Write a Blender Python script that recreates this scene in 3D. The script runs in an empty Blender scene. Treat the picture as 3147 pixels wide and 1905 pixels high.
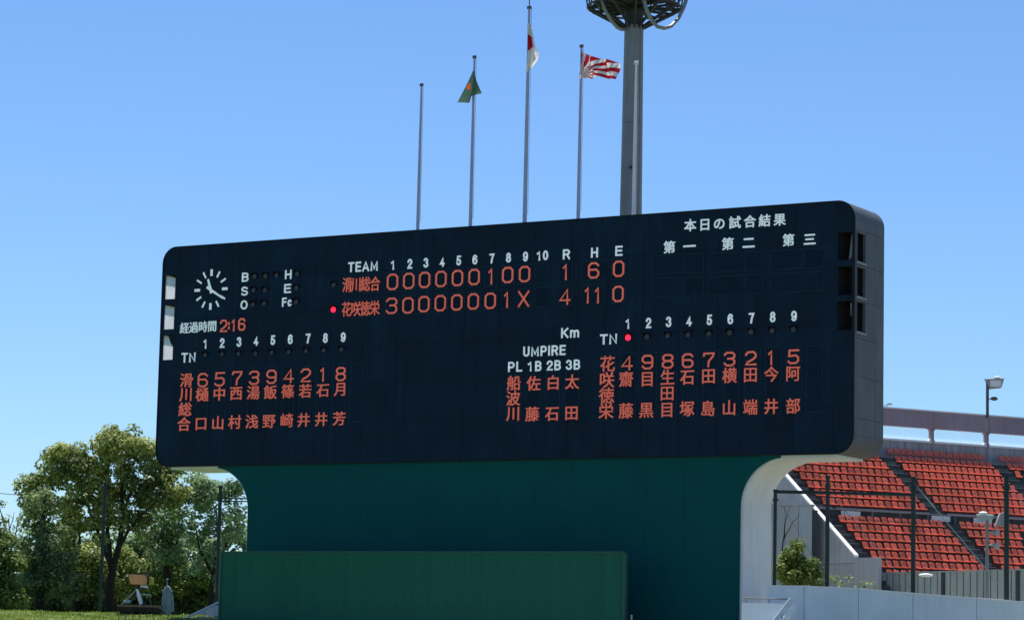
import bpy, bmesh, math, random
import numpy as np
from mathutils import Vector, Matrix
rng = np.random.default_rng(7); random.seed(7)
sc = bpy.context.scene
COL = sc.collection

# ---------------------------------------------------------------- camera
CAM_Z = 3.0
FOC, PITCH, ROLL = 8442.45, .125408, .022628          # focal length in photo pixels, radians
cp, sp, cr, sr = math.cos(PITCH), math.sin(PITCH), math.cos(ROLL), math.sin(ROLL)
CC = np.array([0, 0, CAM_Z]); FW = np.array([0, cp, sp]); U0 = np.array([0, -sp, cp]); R0 = np.array([1., 0, 0])
RT = cr*R0 + sr*U0; UP = cr*U0 - sr*R0
cam = bpy.data.cameras.new('camera'); camo = bpy.data.objects.new('camera', cam); COL.objects.link(camo)
m = Matrix.Identity(4)
for i in range(3):
    m[i][0] = RT[i]; m[i][1] = UP[i]; m[i][2] = -FW[i]; m[i][3] = CC[i]
camo.matrix_world = m
cam.sensor_width = 36; cam.lens = FOC/3147*36; cam.clip_start = .5; cam.clip_end = 6000
sc.camera = camo

# ---------------------------------------------------------------- light
SUN_EL, SUN_DIR = math.radians(71), (-.32, .95)
w = bpy.data.worlds.new('World'); sc.world = w; w.use_nodes = True
nt = w.node_tree; bg = nt.nodes['Background']
sky = nt.nodes.new('ShaderNodeTexSky'); sky.sky_type = 'NISHITA'; sky.sun_disc = False
sky.sun_elevation = SUN_EL; sky.sun_rotation = math.atan2(SUN_DIR[0], SUN_DIR[1])
sky.altitude = 0; sky.air_density = 1.0; sky.dust_density = 0.0; sky.ozone_density = 4.0
wb = nt.nodes.new('ShaderNodeMix'); wb.data_type = 'RGBA'; wb.blend_type = 'MULTIPLY'; wb.inputs[0].default_value = 1
wb.inputs[7].default_value = (.685, .862, 1.09, 1)        # the cool white balance of the photograph
nt.links.new(sky.outputs[0], wb.inputs[6]); nt.links.new(wb.outputs[2], bg.inputs[0])
bg.inputs[1].default_value = .101
sl = bpy.data.lights.new('sun', 'SUN'); sl.energy = 5.0; sl.angle = math.radians(.5); sl.color = (1, .95, .87)
so = bpy.data.objects.new('sun', sl); COL.objects.link(so)
n_ = math.hypot(*SUN_DIR)
sd = Vector((SUN_DIR[0]/n_*math.cos(SUN_EL), SUN_DIR[1]/n_*math.cos(SUN_EL), math.sin(SUN_EL)))
so.rotation_euler = sd.to_track_quat('Z', 'Y').to_euler(); so.location = (0, 60, 90)
sc.view_settings.view_transform = 'Standard'; sc.view_settings.look = 'None'
sc.view_settings.exposure = 0.36; sc.view_settings.gamma = 1
sc.view_settings.use_curve_mapping = False

# ---------------------------------------------------------------- survey helpers
K = 3147/2464
def ray(x, y): return FW + RT*(x*K-1573.5)/FOC - UP*(y*K-952.5)/FOC
def at(x, y, Y):                      # point seen at (x, y) at forward distance Y
    d = ray(x, y); return Vector(CC + d*Y/d[1])
YAW, OX, OY, BL_Z, BW, BH = .533462, -19.12192, 148.6192, 12.739, 40.88, 12.0
UU = np.array([math.cos(YAW), -math.sin(YAW), 0]); ND = np.array([math.sin(YAW), math.cos(YAW), 0]); OB = np.array([OX, OY, 0])
def face(x, y, dep=0):                # photo pixel -> (u, v) on the scoreboard face
    d = ray(x/K, y/K); t = ((OB+ND*dep-CC)@ND)/(d@ND); p = CC+d*t
    return float((p-OB)@UU), float(p[2])
def loc(u, dep, z): return Vector(OB+UU*u+ND*dep+np.array([0, 0, z]))

# ---------------------------------------------------------------- object helpers
def tag(o, label=None, cat=None, group=None, kind=None):
    if label: o['label'] = label
    if cat: o['category'] = cat
    if group: o['group'] = group
    if kind: o['kind'] = kind
    return o
def thing(name, label, cat, at_=(0, 0, 0), rz=0, group=None):
    o = bpy.data.objects.new(name, None); COL.objects.link(o); o.location = at_; o.rotation_euler = (0, 0, rz)
    o.empty_display_size = .3
    return tag(o, label, cat, group)
def link(name, me, mat=None, parent=None, at_=None, rz=0):
    o = bpy.data.objects.new(name, me); COL.objects.link(o)
    if mat is not None and not me.materials: me.materials.append(mat)
    if parent is not None: o.parent = parent
    if at_ is not None: o.location = at_
    if rz: o.rotation_euler = (0, 0, rz)
    return o
def mesh(name, vs, fs, smooth=False):
    me = bpy.data.meshes.new(name); me.from_pydata([tuple(v) for v in vs], [], fs); me.update()
    if smooth: me.shade_smooth()
    return me
class MB:
    def __init__(s): s.v = []; s.f = []
    def add(s, vs, fs):
        n = len(s.v); s.v += [tuple(v) for v in vs]; s.f += [tuple(i+n for i in f) for f in fs]; return s
    def box(s, x0, x1, y0, y1, z0, z1):
        return s.add([(x0,y0,z0),(x1,y0,z0),(x1,y1,z0),(x0,y1,z0),(x0,y0,z1),(x1,y0,z1),(x1,y1,z1),(x0,y1,z1)],
                     [(0,3,2,1),(4,5,6,7),(0,1,5,4),(1,2,6,5),(2,3,7,6),(3,0,4,7)])
    def prism_y(s, pts, y0, y1):      # polygon in x,z pushed along y
        n = len(pts)
        vs = [(p[0], y0, p[1]) for p in pts]+[(p[0], y1, p[1]) for p in pts]
        return s.add(vs, [tuple(range(n)), tuple(range(2*n-1, n-1, -1))]+[(i, i+n, (i+1) % n+n, (i+1) % n) for i in range(n)])
    def prism_x(s, pts, x0, x1):      # polygon in y,z pushed along x
        n = len(pts)
        vs = [(x0, p[0], p[1]) for p in pts]+[(x1, p[0], p[1]) for p in pts]
        return s.add(vs, [tuple(range(n-1, -1, -1)), tuple(range(n, 2*n))]+[(i, (i+1) % n, (i+1) % n+n, i+n) for i in range(n)])
    def tube(s, pts, rad, n=8, cap=True):
        pts = [Vector(p) for p in pts]; rad = rad if isinstance(rad, (list, tuple)) else [rad]*len(pts)
        rings = []; ref = None
        for i, p in enumerate(pts):
            t = (pts[min(i+1, len(pts)-1)]-pts[max(i-1, 0)]).normalized()
            if ref is None: ref = t.orthogonal().normalized()
            ref = (ref-t*ref.dot(t)).normalized(); b = t.cross(ref)
            rings.append([p+(ref*math.cos(a)+b*math.sin(a))*rad[i] for a in (2*math.pi*j/n for j in range(n))])
        vs = [v for r in rings for v in r]; fs = []
        for i in range(len(pts)-1):
            for j in range(n):
                a, b_ = i*n+j, i*n+(j+1) % n; fs.append((a, b_, b_+n, a+n))
        if cap: fs += [tuple(range(n-1, -1, -1)), tuple(range((len(pts)-1)*n, len(pts)*n))]
        return s.add(vs, fs)
    def beam(s, a, b, wd, ht):        # square bar from a to b
        a, b = Vector(a), Vector(b); t = (b-a).normalized(); up = Vector((0, 0, 1)) if abs(t.z) < .95 else Vector((0, 1, 0))
        r = t.cross(up).normalized()*wd/2; u = r.cross(t).normalized()*ht/2
        vs = [a-r-u, a+r-u, a+r+u, a-r+u, b-r-u, b+r-u, b+r+u, b-r+u]
        return s.add(vs, [(0,1,2,3),(7,6,5,4),(0,4,5,1),(1,5,6,2),(2,6,7,3),(3,7,4,0)])
    def sphere(s, c, r, nu=10, nv=6, sc_=(1, 1, 1)):
        c = Vector(c); vs = []; fs = []
        for i in range(nv+1):
            ph = math.pi*i/nv
            for j in range(nu):
                th = 2*math.pi*j/nu; vs.append((c.x+r*sc_[0]*math.sin(ph)*math.cos(th), c.y+r*sc_[1]*math.sin(ph)*math.sin(th), c.z+r*sc_[2]*math.cos(ph)))
        for i in range(nv):
            for j in range(nu): fs.append((i*nu+j, (i+1)*nu+j, (i+1)*nu+(j+1) % nu, i*nu+(j+1) % nu))
        return s.add(vs, fs)
    def build(s, name, mat=None, parent=None, smooth=False, at_=None, rz=0):
        me = mesh(name, s.v, s.f)
        bm = bmesh.new(); bm.from_mesh(me); bmesh.ops.recalc_face_normals(bm, faces=bm.faces); bm.to_mesh(me); bm.free()
        if smooth:
            me.shade_smooth()
            try: me.set_sharp_from_angle(angle=math.radians(40))
            except Exception: pass
        return link(name, me, mat, parent, at_, rz)

# ---------------------------------------------------------------- materials
def mat(name, col, rough=.7, var=.12, scale=1.2, spec=.3, metal=0, emit=None, es=1, trans=None, rand=0, bump=0, streak=0, bscale=None):
    m_ = bpy.data.materials.new(name); m_.use_nodes = True; N = m_.node_tree.nodes; Lk = m_.node_tree.links
    b = N['Principled BSDF']; b.inputs['Roughness'].default_value = rough; b.inputs['Metallic'].default_value = metal
    b.inputs['Specular IOR Level'].default_value = spec
    tc = N.new('ShaderNodeTexCoord'); src = tc.outputs['Object']
    base = N.new('ShaderNodeRGB'); base.outputs[0].default_value = (*col, 1); cur = base.outputs[0]
    def mul(cur, fac_socket, lo, hi):
        mr = N.new('ShaderNodeMapRange'); mr.inputs[3].default_value = lo; mr.inputs[4].default_value = hi; Lk.new(fac_socket, mr.inputs[0])
        mx = N.new('ShaderNodeMix'); mx.data_type = 'RGBA'; mx.blend_type = 'MULTIPLY'; mx.inputs[0].default_value = 1
        Lk.new(cur, mx.inputs[6]); Lk.new(mr.outputs[0], mx.inputs[7]); return mx.outputs[2]
    if var:
        nz = N.new('ShaderNodeTexNoise'); nz.inputs['Scale'].default_value = scale; nz.inputs['Detail'].default_value = 6; Lk.new(src, nz.inputs['Vector'])
        mr = N.new('ShaderNodeMapRange'); mr.inputs[1].default_value = .3; mr.inputs[2].default_value = .7
        Lk.new(nz.outputs[0], mr.inputs[0]); cur = mul(cur, mr.outputs[0], 1-var, 1+var)
    if streak:
        mp = N.new('ShaderNodeMapping'); mp.inputs['Scale'].default_value = (2.2, 2.2, .12); Lk.new(src, mp.inputs[0])
        nz = N.new('ShaderNodeTexNoise'); nz.inputs['Scale'].default_value = 1.5; nz.inputs['Detail'].default_value = 5; Lk.new(mp.outputs[0], nz.inputs['Vector'])
        mr = N.new('ShaderNodeMapRange'); mr.inputs[1].default_value = .35; mr.inputs[2].default_value = .65
        Lk.new(nz.outputs[0], mr.inputs[0]); cur = mul(cur, mr.outputs[0], 1-streak, 1+streak*.5)
    if rand:
        oi = N.new('ShaderNodeObjectInfo'); cur = mul(cur, oi.outputs['Random'], 1-rand, 1+rand)
    Lk.new(cur, b.inputs['Base Color'])
    if bump:
        nz = N.new('ShaderNodeTexNoise'); nz.inputs['Scale'].default_value = bscale or 8; nz.inputs['Detail'].default_value = 5; Lk.new(src, nz.inputs['Vector'])
        bp = N.new('ShaderNodeBump'); bp.inputs['Strength'].default_value = bump; bp.inputs['Distance'].default_value = .05
        Lk.new(nz.outputs[0], bp.inputs['Height']); Lk.new(bp.outputs[0], b.inputs['Normal'])
    if emit:
        b.inputs['Emission Color'].default_value = (*emit, 1); b.inputs['Emission Strength'].default_value = es
    if trans:
        tr = N.new('ShaderNodeBsdfTranslucent'); Lk.new(cur, tr.inputs[0]); ms = N.new('ShaderNodeMixShader'); ms.inputs[0].default_value = trans
        Lk.new(b.outputs[0], ms.inputs[1]); Lk.new(tr.outputs[0], ms.inputs[2]); Lk.new(ms.outputs[0], N['Material Output'].inputs[0])
    return m_
def leafmat(name, ca, cb, trans=.35):
    m_ = bpy.data.materials.new(name); m_.use_nodes = True; N = m_.node_tree.nodes; Lk = m_.node_tree.links
    b = N['Principled BSDF']; b.inputs['Roughness'].default_value = .6; b.inputs['Specular IOR Level'].default_value = .25
    g = N.new('ShaderNodeNewGeometry'); tc = N.new('ShaderNodeTexCoord')
    nz = N.new('ShaderNodeTexNoise'); nz.inputs['Scale'].default_value = .55; nz.inputs['Detail'].default_value = 2; Lk.new(tc.outputs['Object'], nz.inputs['Vector'])
    ad = N.new('ShaderNodeMath'); ad.operation = 'MULTIPLY_ADD'; ad.inputs[1].default_value = .75
    mr = N.new('ShaderNodeMapRange'); mr.inputs[1].default_value = .35; mr.inputs[2].default_value = .65; mr.inputs[3].default_value = -.22; mr.inputs[4].default_value = .45
    Lk.new(nz.outputs[0], mr.inputs[0]); Lk.new(g.outputs['Random Per Island'], ad.inputs[0]); Lk.new(mr.outputs[0], ad.inputs[2])
    r = N.new('ShaderNodeValToRGB'); r.color_ramp.elements[0].color = (*ca, 1); r.color_ramp.elements[1].color = (*cb, 1)
    Lk.new(ad.outputs[0], r.inputs[0]); Lk.new(r.outputs[0], b.inputs['Base Color'])
    tr = N.new('ShaderNodeBsdfTranslucent'); Lk.new(r.outputs[0], tr.inputs[0]); ms = N.new('ShaderNodeMixShader'); ms.inputs[0].default_value = trans
    Lk.new(b.outputs[0], ms.inputs[1]); Lk.new(tr.outputs[0], ms.inputs[2]); Lk.new(ms.outputs[0], N['Material Output'].inputs[0])
    return m_
M = dict(
 face=mat('scoreboard_navy', (.0026, .0165, .037), .6, .25, .6, .15, rand=.12, streak=.22),
 cell=mat('display_cell_black', (.0022, .0135, .031), .5, .2, 2, .12, rand=.15),
 rib=mat('display_rib', (.010, .036, .070), .5, .15, 2, .2),
 rim=mat('rim_grey', (.088, .098, .115), .6, .12, .8, .3, rand=.07, streak=.12),
 inside=mat('dark_interior', (.01, .011, .013), .8, .3, 2),
 curtain=mat('pale_curtain', (.30, .30, .31), .9, .1, 3),
 blind=mat('blind_white', (.95, .95, .97), .8, .04, 2, trans=.85),
 cream=mat('cream_render', (.70, .735, .74), .8, .06, .7, .2, streak=.04),
 white=mat('white_render', (.55, .56, .56), .75, .07, .8, .2, streak=.10),
 green=mat('backdrop_green', (.0008, .078, .074), .7, .06, .3, .1, streak=.035, rand=.01),
 pgreen=mat('corrugated_green', (.012, .115, .074), .6, .06, .6, .15, streak=.05, rand=.04),
 pgtrim=mat('green_trim', (.02, .10, .07), .5, .1, 2),
 wsign=mat('sign_white_added_glow', (.85, .88, .90), .5, .06, 4, .3, emit=(.75, .95, 1.0), es=.16),  # white paint; faint glow added to brighten it in the shade
 red=mat('display_red', (.42, .10, .07), .5, .18, 9, .3, emit=(.62, .13, .085), es=.36, rand=.12),
 lamp_on=mat('lamp_lit', (.8, .02, .05), .4, .0, 1, emit=(1, .015, .06), es=1.3),
 lamp_off=mat('lamp_unlit', (.035, .028, .035), .3, .1, 4, .5),
 hood=mat('lamp_hood', (.003, .004, .006), .6, 0),
 pole=mat('pole_steel', (.36, .36, .45), .4, .08, 2, .5, metal=.4),
 polew=mat('pole_white', (.68, .68, .69), .45, .06, 2, .4),
 cap=mat('finial_dark', (.10, .10, .12), .5, .1),
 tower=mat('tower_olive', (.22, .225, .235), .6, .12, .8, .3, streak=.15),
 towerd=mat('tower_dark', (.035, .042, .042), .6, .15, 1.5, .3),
 pipe=mat('pipe_grey', (.22, .24, .23), .45, .12, 2, .4),
 dpost=mat('post_darkgreen', (.006, .028, .026), .5, .15, 2, .4),
 cable=mat('cable_grey', (.25, .27, .27), .6, .1),
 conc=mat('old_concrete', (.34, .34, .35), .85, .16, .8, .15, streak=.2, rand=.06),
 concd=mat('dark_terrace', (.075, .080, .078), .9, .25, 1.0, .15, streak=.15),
 step=mat('step_grey', (.13, .135, .13), .9, .2, 1.5, .15),
 mauve=mat('beam_mauve', (.32, .26, .30), .8, .08, .5, .2, streak=.08, rand=.05),
 wsign2=mat('parapet_white', (.88, .86, .82), .7, .05, 2, trans=.3),
 coping=mat('coping_white', (.80, .80, .78), .7, .06, 1),
 fwall=mat('fence_wall', (.66, .73, .77), .75, .07, .6, .2, streak=.05, rand=.02),
 side=mat('stand_side_wall', (.46, .51, .53), .8, .08, .5, .2, streak=.12, rand=.08),
 annex=mat('annex_panel', (.40, .47, .48), .7, .08, .5, .2, rand=.08),
 gfence=mat('grey_sheet', (.38, .46, .43), .6, .10, 1, .3, rand=.08, streak=.12),
 gfd=mat('grey_sheet_rail', (.05, .065, .07), .7, .1, 1),
 seat=mat('seat_orange', (.99, .38, .26), .4, .05, 5, .3, trans=.68, rand=.14),
 brown=mat('plank_brown', (.22, .13, .08), .8, .2, 3),
 bark=mat('bark', (.035, .03, .024), .9, .3, 3, .1, bump=.5),
 grass=mat('grass_ground', (.13, .18, .06), .95, .35, .35, .1, bump=.6, bscale=20),
 blade=leafmat('grass_blades', (.12, .20, .03), (.36, .42, .08), .45),
 leafA=leafmat('leaf_camphor', (.08, .15, .05), (.62, .66, .24), .68),
 leafB=leafmat('leaf_light', (.08, .17, .08), (.48, .62, .32), .58),
 leafC=leafmat('leaf_dark', (.05, .10, .055), (.36, .46, .18), .52),
 leafD=leafmat('leaf_shrub', (.07, .13, .03), (.25, .32, .07), .45),
 orange=mat('cover_orange', (.92, .52, .26), .6, .08, 6, trans=.4),
 yellow=mat('cover_yellow', (.40, .38, .03), .6, .1, 6),
 black=mat('camera_black', (.012, .012, .014), .4, .1, 4, .5),
 towel=mat('towel_white', (.75, .72, .76), .9, .05, 6),
 bag=mat('bag_paleblue', (.28, .40, .47), .8, .1, 6),
 coat=mat('raincoat_grey', (.19, .245, .30), .8, .3, 6, .2),
 rail=mat('handrail_metal', (.45, .52, .60), .35, .08, 3, .5, metal=.3),
 pane=None,
)
p_ = bpy.data.materials.new('frosted_pane'); p_.use_nodes = True; N_ = p_.node_tree.nodes; L_ = p_.node_tree.links
tp = N_.new('ShaderNodeBsdfTransparent'); tl = N_.new('ShaderNodeBsdfTranslucent'); tl.inputs[0].default_value = (.8, .85, .85, 1)
ms_ = N_.new('ShaderNodeMixShader'); ms_.inputs[0].default_value = .10; L_.new(tp.outputs[0], ms_.inputs[1]); L_.new(tl.outputs[0], ms_.inputs[2]); L_.new(ms_.outputs[0], N_['Material Output'].inputs[0])
M['pane'] = p_

# ================================================================ GROUND
gy = [-300, 60, 100, 118, 132, 140, 152, 170, 260, 500, 3000]
gz = [0, 0, 0, 1.2, 3.6, 4.30, 4.80, 4.85, 4.85, 4.85, 4.85]
gx = list(np.concatenate([np.linspace(-3000, -80, 6), np.linspace(-70, 70, 36), np.linspace(80, 3000, 6)]))
ys = []; zs = []
for a in range(len(gy)-1):
    n = max(1, min(14, int((gy[a+1]-gy[a])/1.2))) if 100 <= gy[a] < 170 else 1
    for q in range(n):
        ys.append(gy[a]+(gy[a+1]-gy[a])*q/n); zs.append(gz[a]+(gz[a+1]-gz[a])*q/n)
ys.append(3000); zs.append(4.85)
vs = [(x, y, z+(.05*math.sin(x*1.1+y*.7)+.04*math.sin(x*.37-y*1.3) if 118 < y < 175 else 0)) for y, z in zip(ys, zs) for x in gx]
nx = len(gx)
fs = [(j*nx+i, j*nx+i+1, (j+1)*nx+i+1, (j+1)*nx+i) for j in range(len(ys)-1) for i in range(nx-1)]
tag(link('ground', mesh('ground', vs, fs, True), M['grass']), kind='structure')
def sheet(name, x0, x1, y0, y1, z, mt):
    tag(link(name, mesh(name, [(x0, y0, z), (x1, y0, z), (x1, y1, z), (x0, y1, z)], [(0, 1, 2, 3)]), mt), kind='structure')
sheet('unseen_warning_track', -70, 70, 84, 103, .05, mat('track_sand', (.36, .29, .20), .95, .15, .4))  # out of view; pale sand added to bounce light into the shade
sheet('unseen_infield_dirt', -45, 45, 6, 52, .05, mat('infield_sand', (.30, .22, .15), .95, .15, .4))  # also unseen, sand-coloured for the bounce light it gives
px_ = list(np.linspace(-8, 90, 20)); py_ = [y for y in ys if 117 < y < 262]
vs = [(x, y, float(np.interp(y, gy, gz))+.10) for y in py_ for x in px_]; nx = len(px_)
tag(link('unseen_paving', mesh('unseen_paving', vs, [(j*nx+i, j*nx+i+1, (j+1)*nx+i+1, (j+1)*nx+i) for j in range(len(py_)-1) for i in range(nx-1)], True), mat('paving_gravel', (.26, .23, .17), .9, .12, .5)), kind='structure')  # unseen gravel sheet, added to replace the green bounce from the grass
def ground_z(y):
    return float(np.interp(y, gy, gz))
def quads(name, C_, A_, B_, mat_, parent=None, at_=None):          # many small quads in one mesh
    n = len(C_); V = np.empty((n, 4, 3), np.float32)
    V[:, 0] = C_-A_-B_; V[:, 1] = C_+A_-B_*.6; V[:, 2] = C_+A_+B_; V[:, 3] = C_-A_+B_*.6
    me = bpy.data.meshes.new(name); me.vertices.add(4*n); me.loops.add(4*n); me.polygons.add(n)
    me.vertices.foreach_set('co', V.ravel()); me.loops.foreach_set('vertex_index', np.arange(4*n, dtype=np.int32))
    me.polygons.foreach_set('loop_start', np.arange(0, 4*n, 4, dtype=np.int32))
    try: me.polygons.foreach_set('loop_total', np.full(n, 4, np.int32))
    except Exception: pass
    me.update(calc_edges=True); me.validate()
    return link(name, me, mat_, parent, at_)
# grass blades on the bank at the left
n = 42000
X = rng.uniform(-38, -11, n); Y = rng.uniform(134, 156, n)
Z = np.interp(Y, gy, gz)+.05*np.sin(X*1.1+Y*.7)+.04*np.sin(X*.37-Y*1.3)
h = rng.uniform(.02, .06, n)*(1+.6*(np.sin(X*1.7)*np.sin(Y*1.1) > .3))
ang = rng.uniform(0, math.pi, n)
A_ = np.stack([np.cos(ang)*.018, np.sin(ang)*.018, np.zeros(n)], 1)
B_ = np.stack([rng.normal(0, .03, n), rng.normal(0, .03, n), h], 1)
tag(quads('grass', np.stack([X, Y, Z+h*.8], 1), A_, B_, M['blade']), 'short bright green grass on the bank below the trees', 'grass', kind='stuff')

# ================================================================ SCOREBOARD
board = thing('scoreboard', 'huge dark navy baseball scoreboard with rounded corners on a wide green pedestal', 'scoreboard', (OX, OY, 0), -YAW)
VB, VT, RC = BL_Z, BL_Z+BH, .9
def arc(cx, cz, rx, rz, a0, a1, n=8): return [(cx+rx*math.cos(math.radians(a0+(a1-a0)*i/n)), cz+rz*math.sin(math.radians(a0+(a1-a0)*i/n))) for i in range(n+1)]
def rrect(x0, x1, z0, z1, r, n=8):
    return arc(x1-r, z0+r, r, r, -90, 0, n)+arc(x1-r, z1-r, r, r, 0, 90, n)+arc(x0+r, z1-r, r, r, 90, 180, n)+arc(x0+r, z0+r, r, r, 180, 270, n)
def clip(poly, x0, x1, z0, z1):       # clip convex polygon to a rectangle
    for ax, lim, sgn in ((0, x0, 1), (0, x1, -1), (1, z0, 1), (1, z1, -1)):
        out = []
        for i in range(len(poly)):
            a, b = poly[i-1], poly[i]; da, db = (a[ax]-lim)*sgn, (b[ax]-lim)*sgn
            if (da >= 0) != (db >= 0):
                t = da/(da-db); out.append((a[0]+(b[0]-a[0])*t, a[1]+(b[1]-a[1])*t))
            if db >= 0: out.append(b)
        poly = out
        if len(poly) < 3: return None
    o2 = []
    for p in poly:
        if not o2 or math.hypot(p[0]-o2[-1][0], p[1]-o2[-1][1]) > 1e-5: o2.append(p)
    if math.hypot(o2[0][0]-o2[-1][0], o2[0][1]-o2[-1][1]) < 1e-5: o2.pop()
    return o2 if len(o2) > 2 else None
inner = rrect(.05, BW-.05, VB+.05, VT-.05, RC-.05)
OPEN = [(21.87, 23.20), (20.22, 21.57), (18.55, 19.92)]
# backing slab behind the face panels, between the two window bays
MB().prism_y(clip(inner, 1.05, BW-1.05, VB, VT), .06, .25).build('backing', M['inside'], board)
cols = list(np.linspace(1.05, BW-1.05, 20)); rows = [VB, 14.95, 16.9, 18.85, 20.8, 22.75, VT]
for i in range(len(cols)-1):
    for j in range(len(rows)-1):
        p = clip(inner, cols[i]+.006, cols[i+1]-.006, rows[j]+(.006 if j else 0), rows[j+1]-.006)
        if p: MB().prism_y(p, 0, .05).build('face_panel', M['face'], board)
# the window bays at both ends of the front
for e in (0, 1):
    fx = (lambda x: x) if e == 0 else (lambda x: BW-x)
    bay = MB()
    def pc(a, b, z0, z1):
        p = clip(inner, min(fx(a), fx(b)), max(fx(a), fx(b)), z0, z1)
        if p: bay.prism_y(p, .001, .10)
    pc(0, 1.044, VB, OPEN[2][0]); pc(0, 1.044, OPEN[0][1], VT)
    for k in range(2): pc(0, 1.044, OPEN[k+1][1], OPEN[k][0])
    for z0, z1 in OPEN: pc(0, .16, z0, z1); pc(.90, 1.044, z0, z1)
    bay.build('window_bay_front', M['face'], board)
    it = MB(); xs = sorted((fx(.98), fx(1.02))); it.box(xs[0], xs[1], .10, 3.4, VB+.2, VT-.2)          # partition
    xs = sorted((fx(.12), fx(.98))); it.box(xs[0], xs[1], 1.36, 1.42, VB+.9, VT-.9)
    for zz in (OPEN[0][0]-.15, OPEN[1][0]-.15, OPEN[2][0]-.3): it.box(xs[0], xs[1], .11, 1.36, zz-.05, zz+.05)
    it.build('bay_interior', M['inside'], board)
    # side wall panels; the front column carries the side windows
    xa, xb = sorted((fx(0), fx(.10)))
    dcol = [0.02, 1.32, 2.42, 3.50]; vrow = [VB+RC, 14.45, 16.4, 18.2, 19.98, 21.68, 23.35, VT-RC]
    for c_ in range(3):
        for r_ in range(len(vrow)-1):
            z0, z1 = vrow[r_]+.008, vrow[r_+1]-.008; y0, y1 = dcol[c_]+.008, dcol[c_+1]-.008
            op = next(((a, b) for a, b in OPEN if a > vrow[r_]-.3 and b < vrow[r_+1]+.3 and r_ >= 3), None) if c_ == 0 else None
            q = MB()
            if op and r_ in (3, 4, 5):
                a, b = op; a = max(a, z0+.05); b = min(b, z1-.05)
                q.box(xa, xb, y0, .20, z0, z1).box(xa, xb, 1.16, y1, z0, z1).box(xa, xb, .20, 1.16, z0, a).box(xa, xb, .20, 1.16, b, z1)
                so_ = .03 if e else -.03
                f_ = MB(); fx0, fx1 = sorted((fx(0)+so_, fx(.02)))
                f_.box(fx0, fx1, .14, .198, a-.06, b+.06).box(fx0, fx1, 1.162, 1.22, a-.06, b+.06).box(fx0, fx1, .2, 1.16, b, b+.06)
                f_.build('window_frame', M['rim'], board)
                s0, s1 = sorted((fx(0)+so_*2.2, fx(.02))); MB().box(s0, s1, .12, 1.26, a-.14, a-.062).build('window_sill', M['pipe'], board)
            else: q.box(xa, xb, y0, y1, z0, z1)
            q.build('side_panel', M['rim'], board)
    MB().box(*(sorted((fx(.1), fx(.12)))), 1.3, 3.45, VB+RC, VT-RC).build('wall_lining', M['inside'], board)
# curtains and the leaning board inside the bays
MB().add([(BW-.55, .5, 21.9), (BW-.28, .22, 22.0), (BW-.22, .2, 23.1), (BW-.36, .4, 23.15)], [(0, 1, 2, 3)]).build('curtain', M['curtain'], board)
MB().add([(BW-.38, .4, 19.3), (BW-.24, .2, 19.25), (BW-.2, .2, 19.85), (BW-.4, .4, 19.9)], [(0, 1, 2, 3)]).build('curtain', M['curtain'], board)
MB().prism_y([(.42, 19.95), (.97, 19.95), (.97, 19.22), (.80, 19.25), (.62, 19.5)], .14, .20).build('leaning_board', M['inside'], board)
for a, b in OPEN: MB().box(.11, .125, .18, 1.2, a-.03, b+.03).build('blind', M['blind'], board)
# top, bottom and rounded corner skins
def skin(path, y0, y1, th, name, mt, off=0):
    mb = MB(); n = len(path)
    for i in range(n-1):
        a, b = path[i], path[i+1]; dx, dz = b[0]-a[0], b[1]-a[1]
    nrm = []
    for i in range(n):
        a, b = path[max(i-1, 0)], path[min(i+1, n-1)]; dx, dz = b[0]-a[0], b[1]-a[1]; l = math.hypot(dx, dz); nrm.append((dz/l, -dx/l))
    vs = []
    for (x, z), (nx_, nz_) in zip(path, nrm):
        vs += [(x, y0, z), (x, y1, z), (x-nx_*th, y1, z-nz_*th), (x-nx_*th, y0, z-nz_*th)]
    fs = []
    for i in range(n-1):
        for k in range(4): a = i*4+k; b = i*4+(k+1) % 4; fs.append((a, b, b+4, a+4))
    fs += [(0, 1, 2, 3), (n*4-1, n*4-2, n*4-3, n*4-4)]
    return mb.add(vs, fs).build(name, mt, board, smooth=True)
full = rrect(0, BW, VB, VT, RC, 10)
cor = [full[0:11], full[11:22], full[22:33], full[33:44]]
for c_, nm in zip(cor, ('rounded_edge',)*4): skin(c_, .015, 3.5, .10, nm, M['rim'])
for x0, x1, zz, nm in ((RC, BW-RC, VT-.1, 'roof_panel'), (RC, BW-RC, VB, 'soffit_panel')):
    xs = np.linspace(x0, x1, 11)
    for i in range(10): MB().box(xs[i]+.004, xs[i+1]-.004, .015, 3.5, zz, zz+.1).build(nm, M['rim'], board)
MB().prism_y(rrect(.06, BW-.06, VB+.06, VT-.06, RC-.06), 3.40, 3.49).build('rear_wall', M['rim'], board)
# thin dark edge lip round the face
skin(full+[full[0]], -.03, .014, .05, 'edge_lip', M['inside'])
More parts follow.
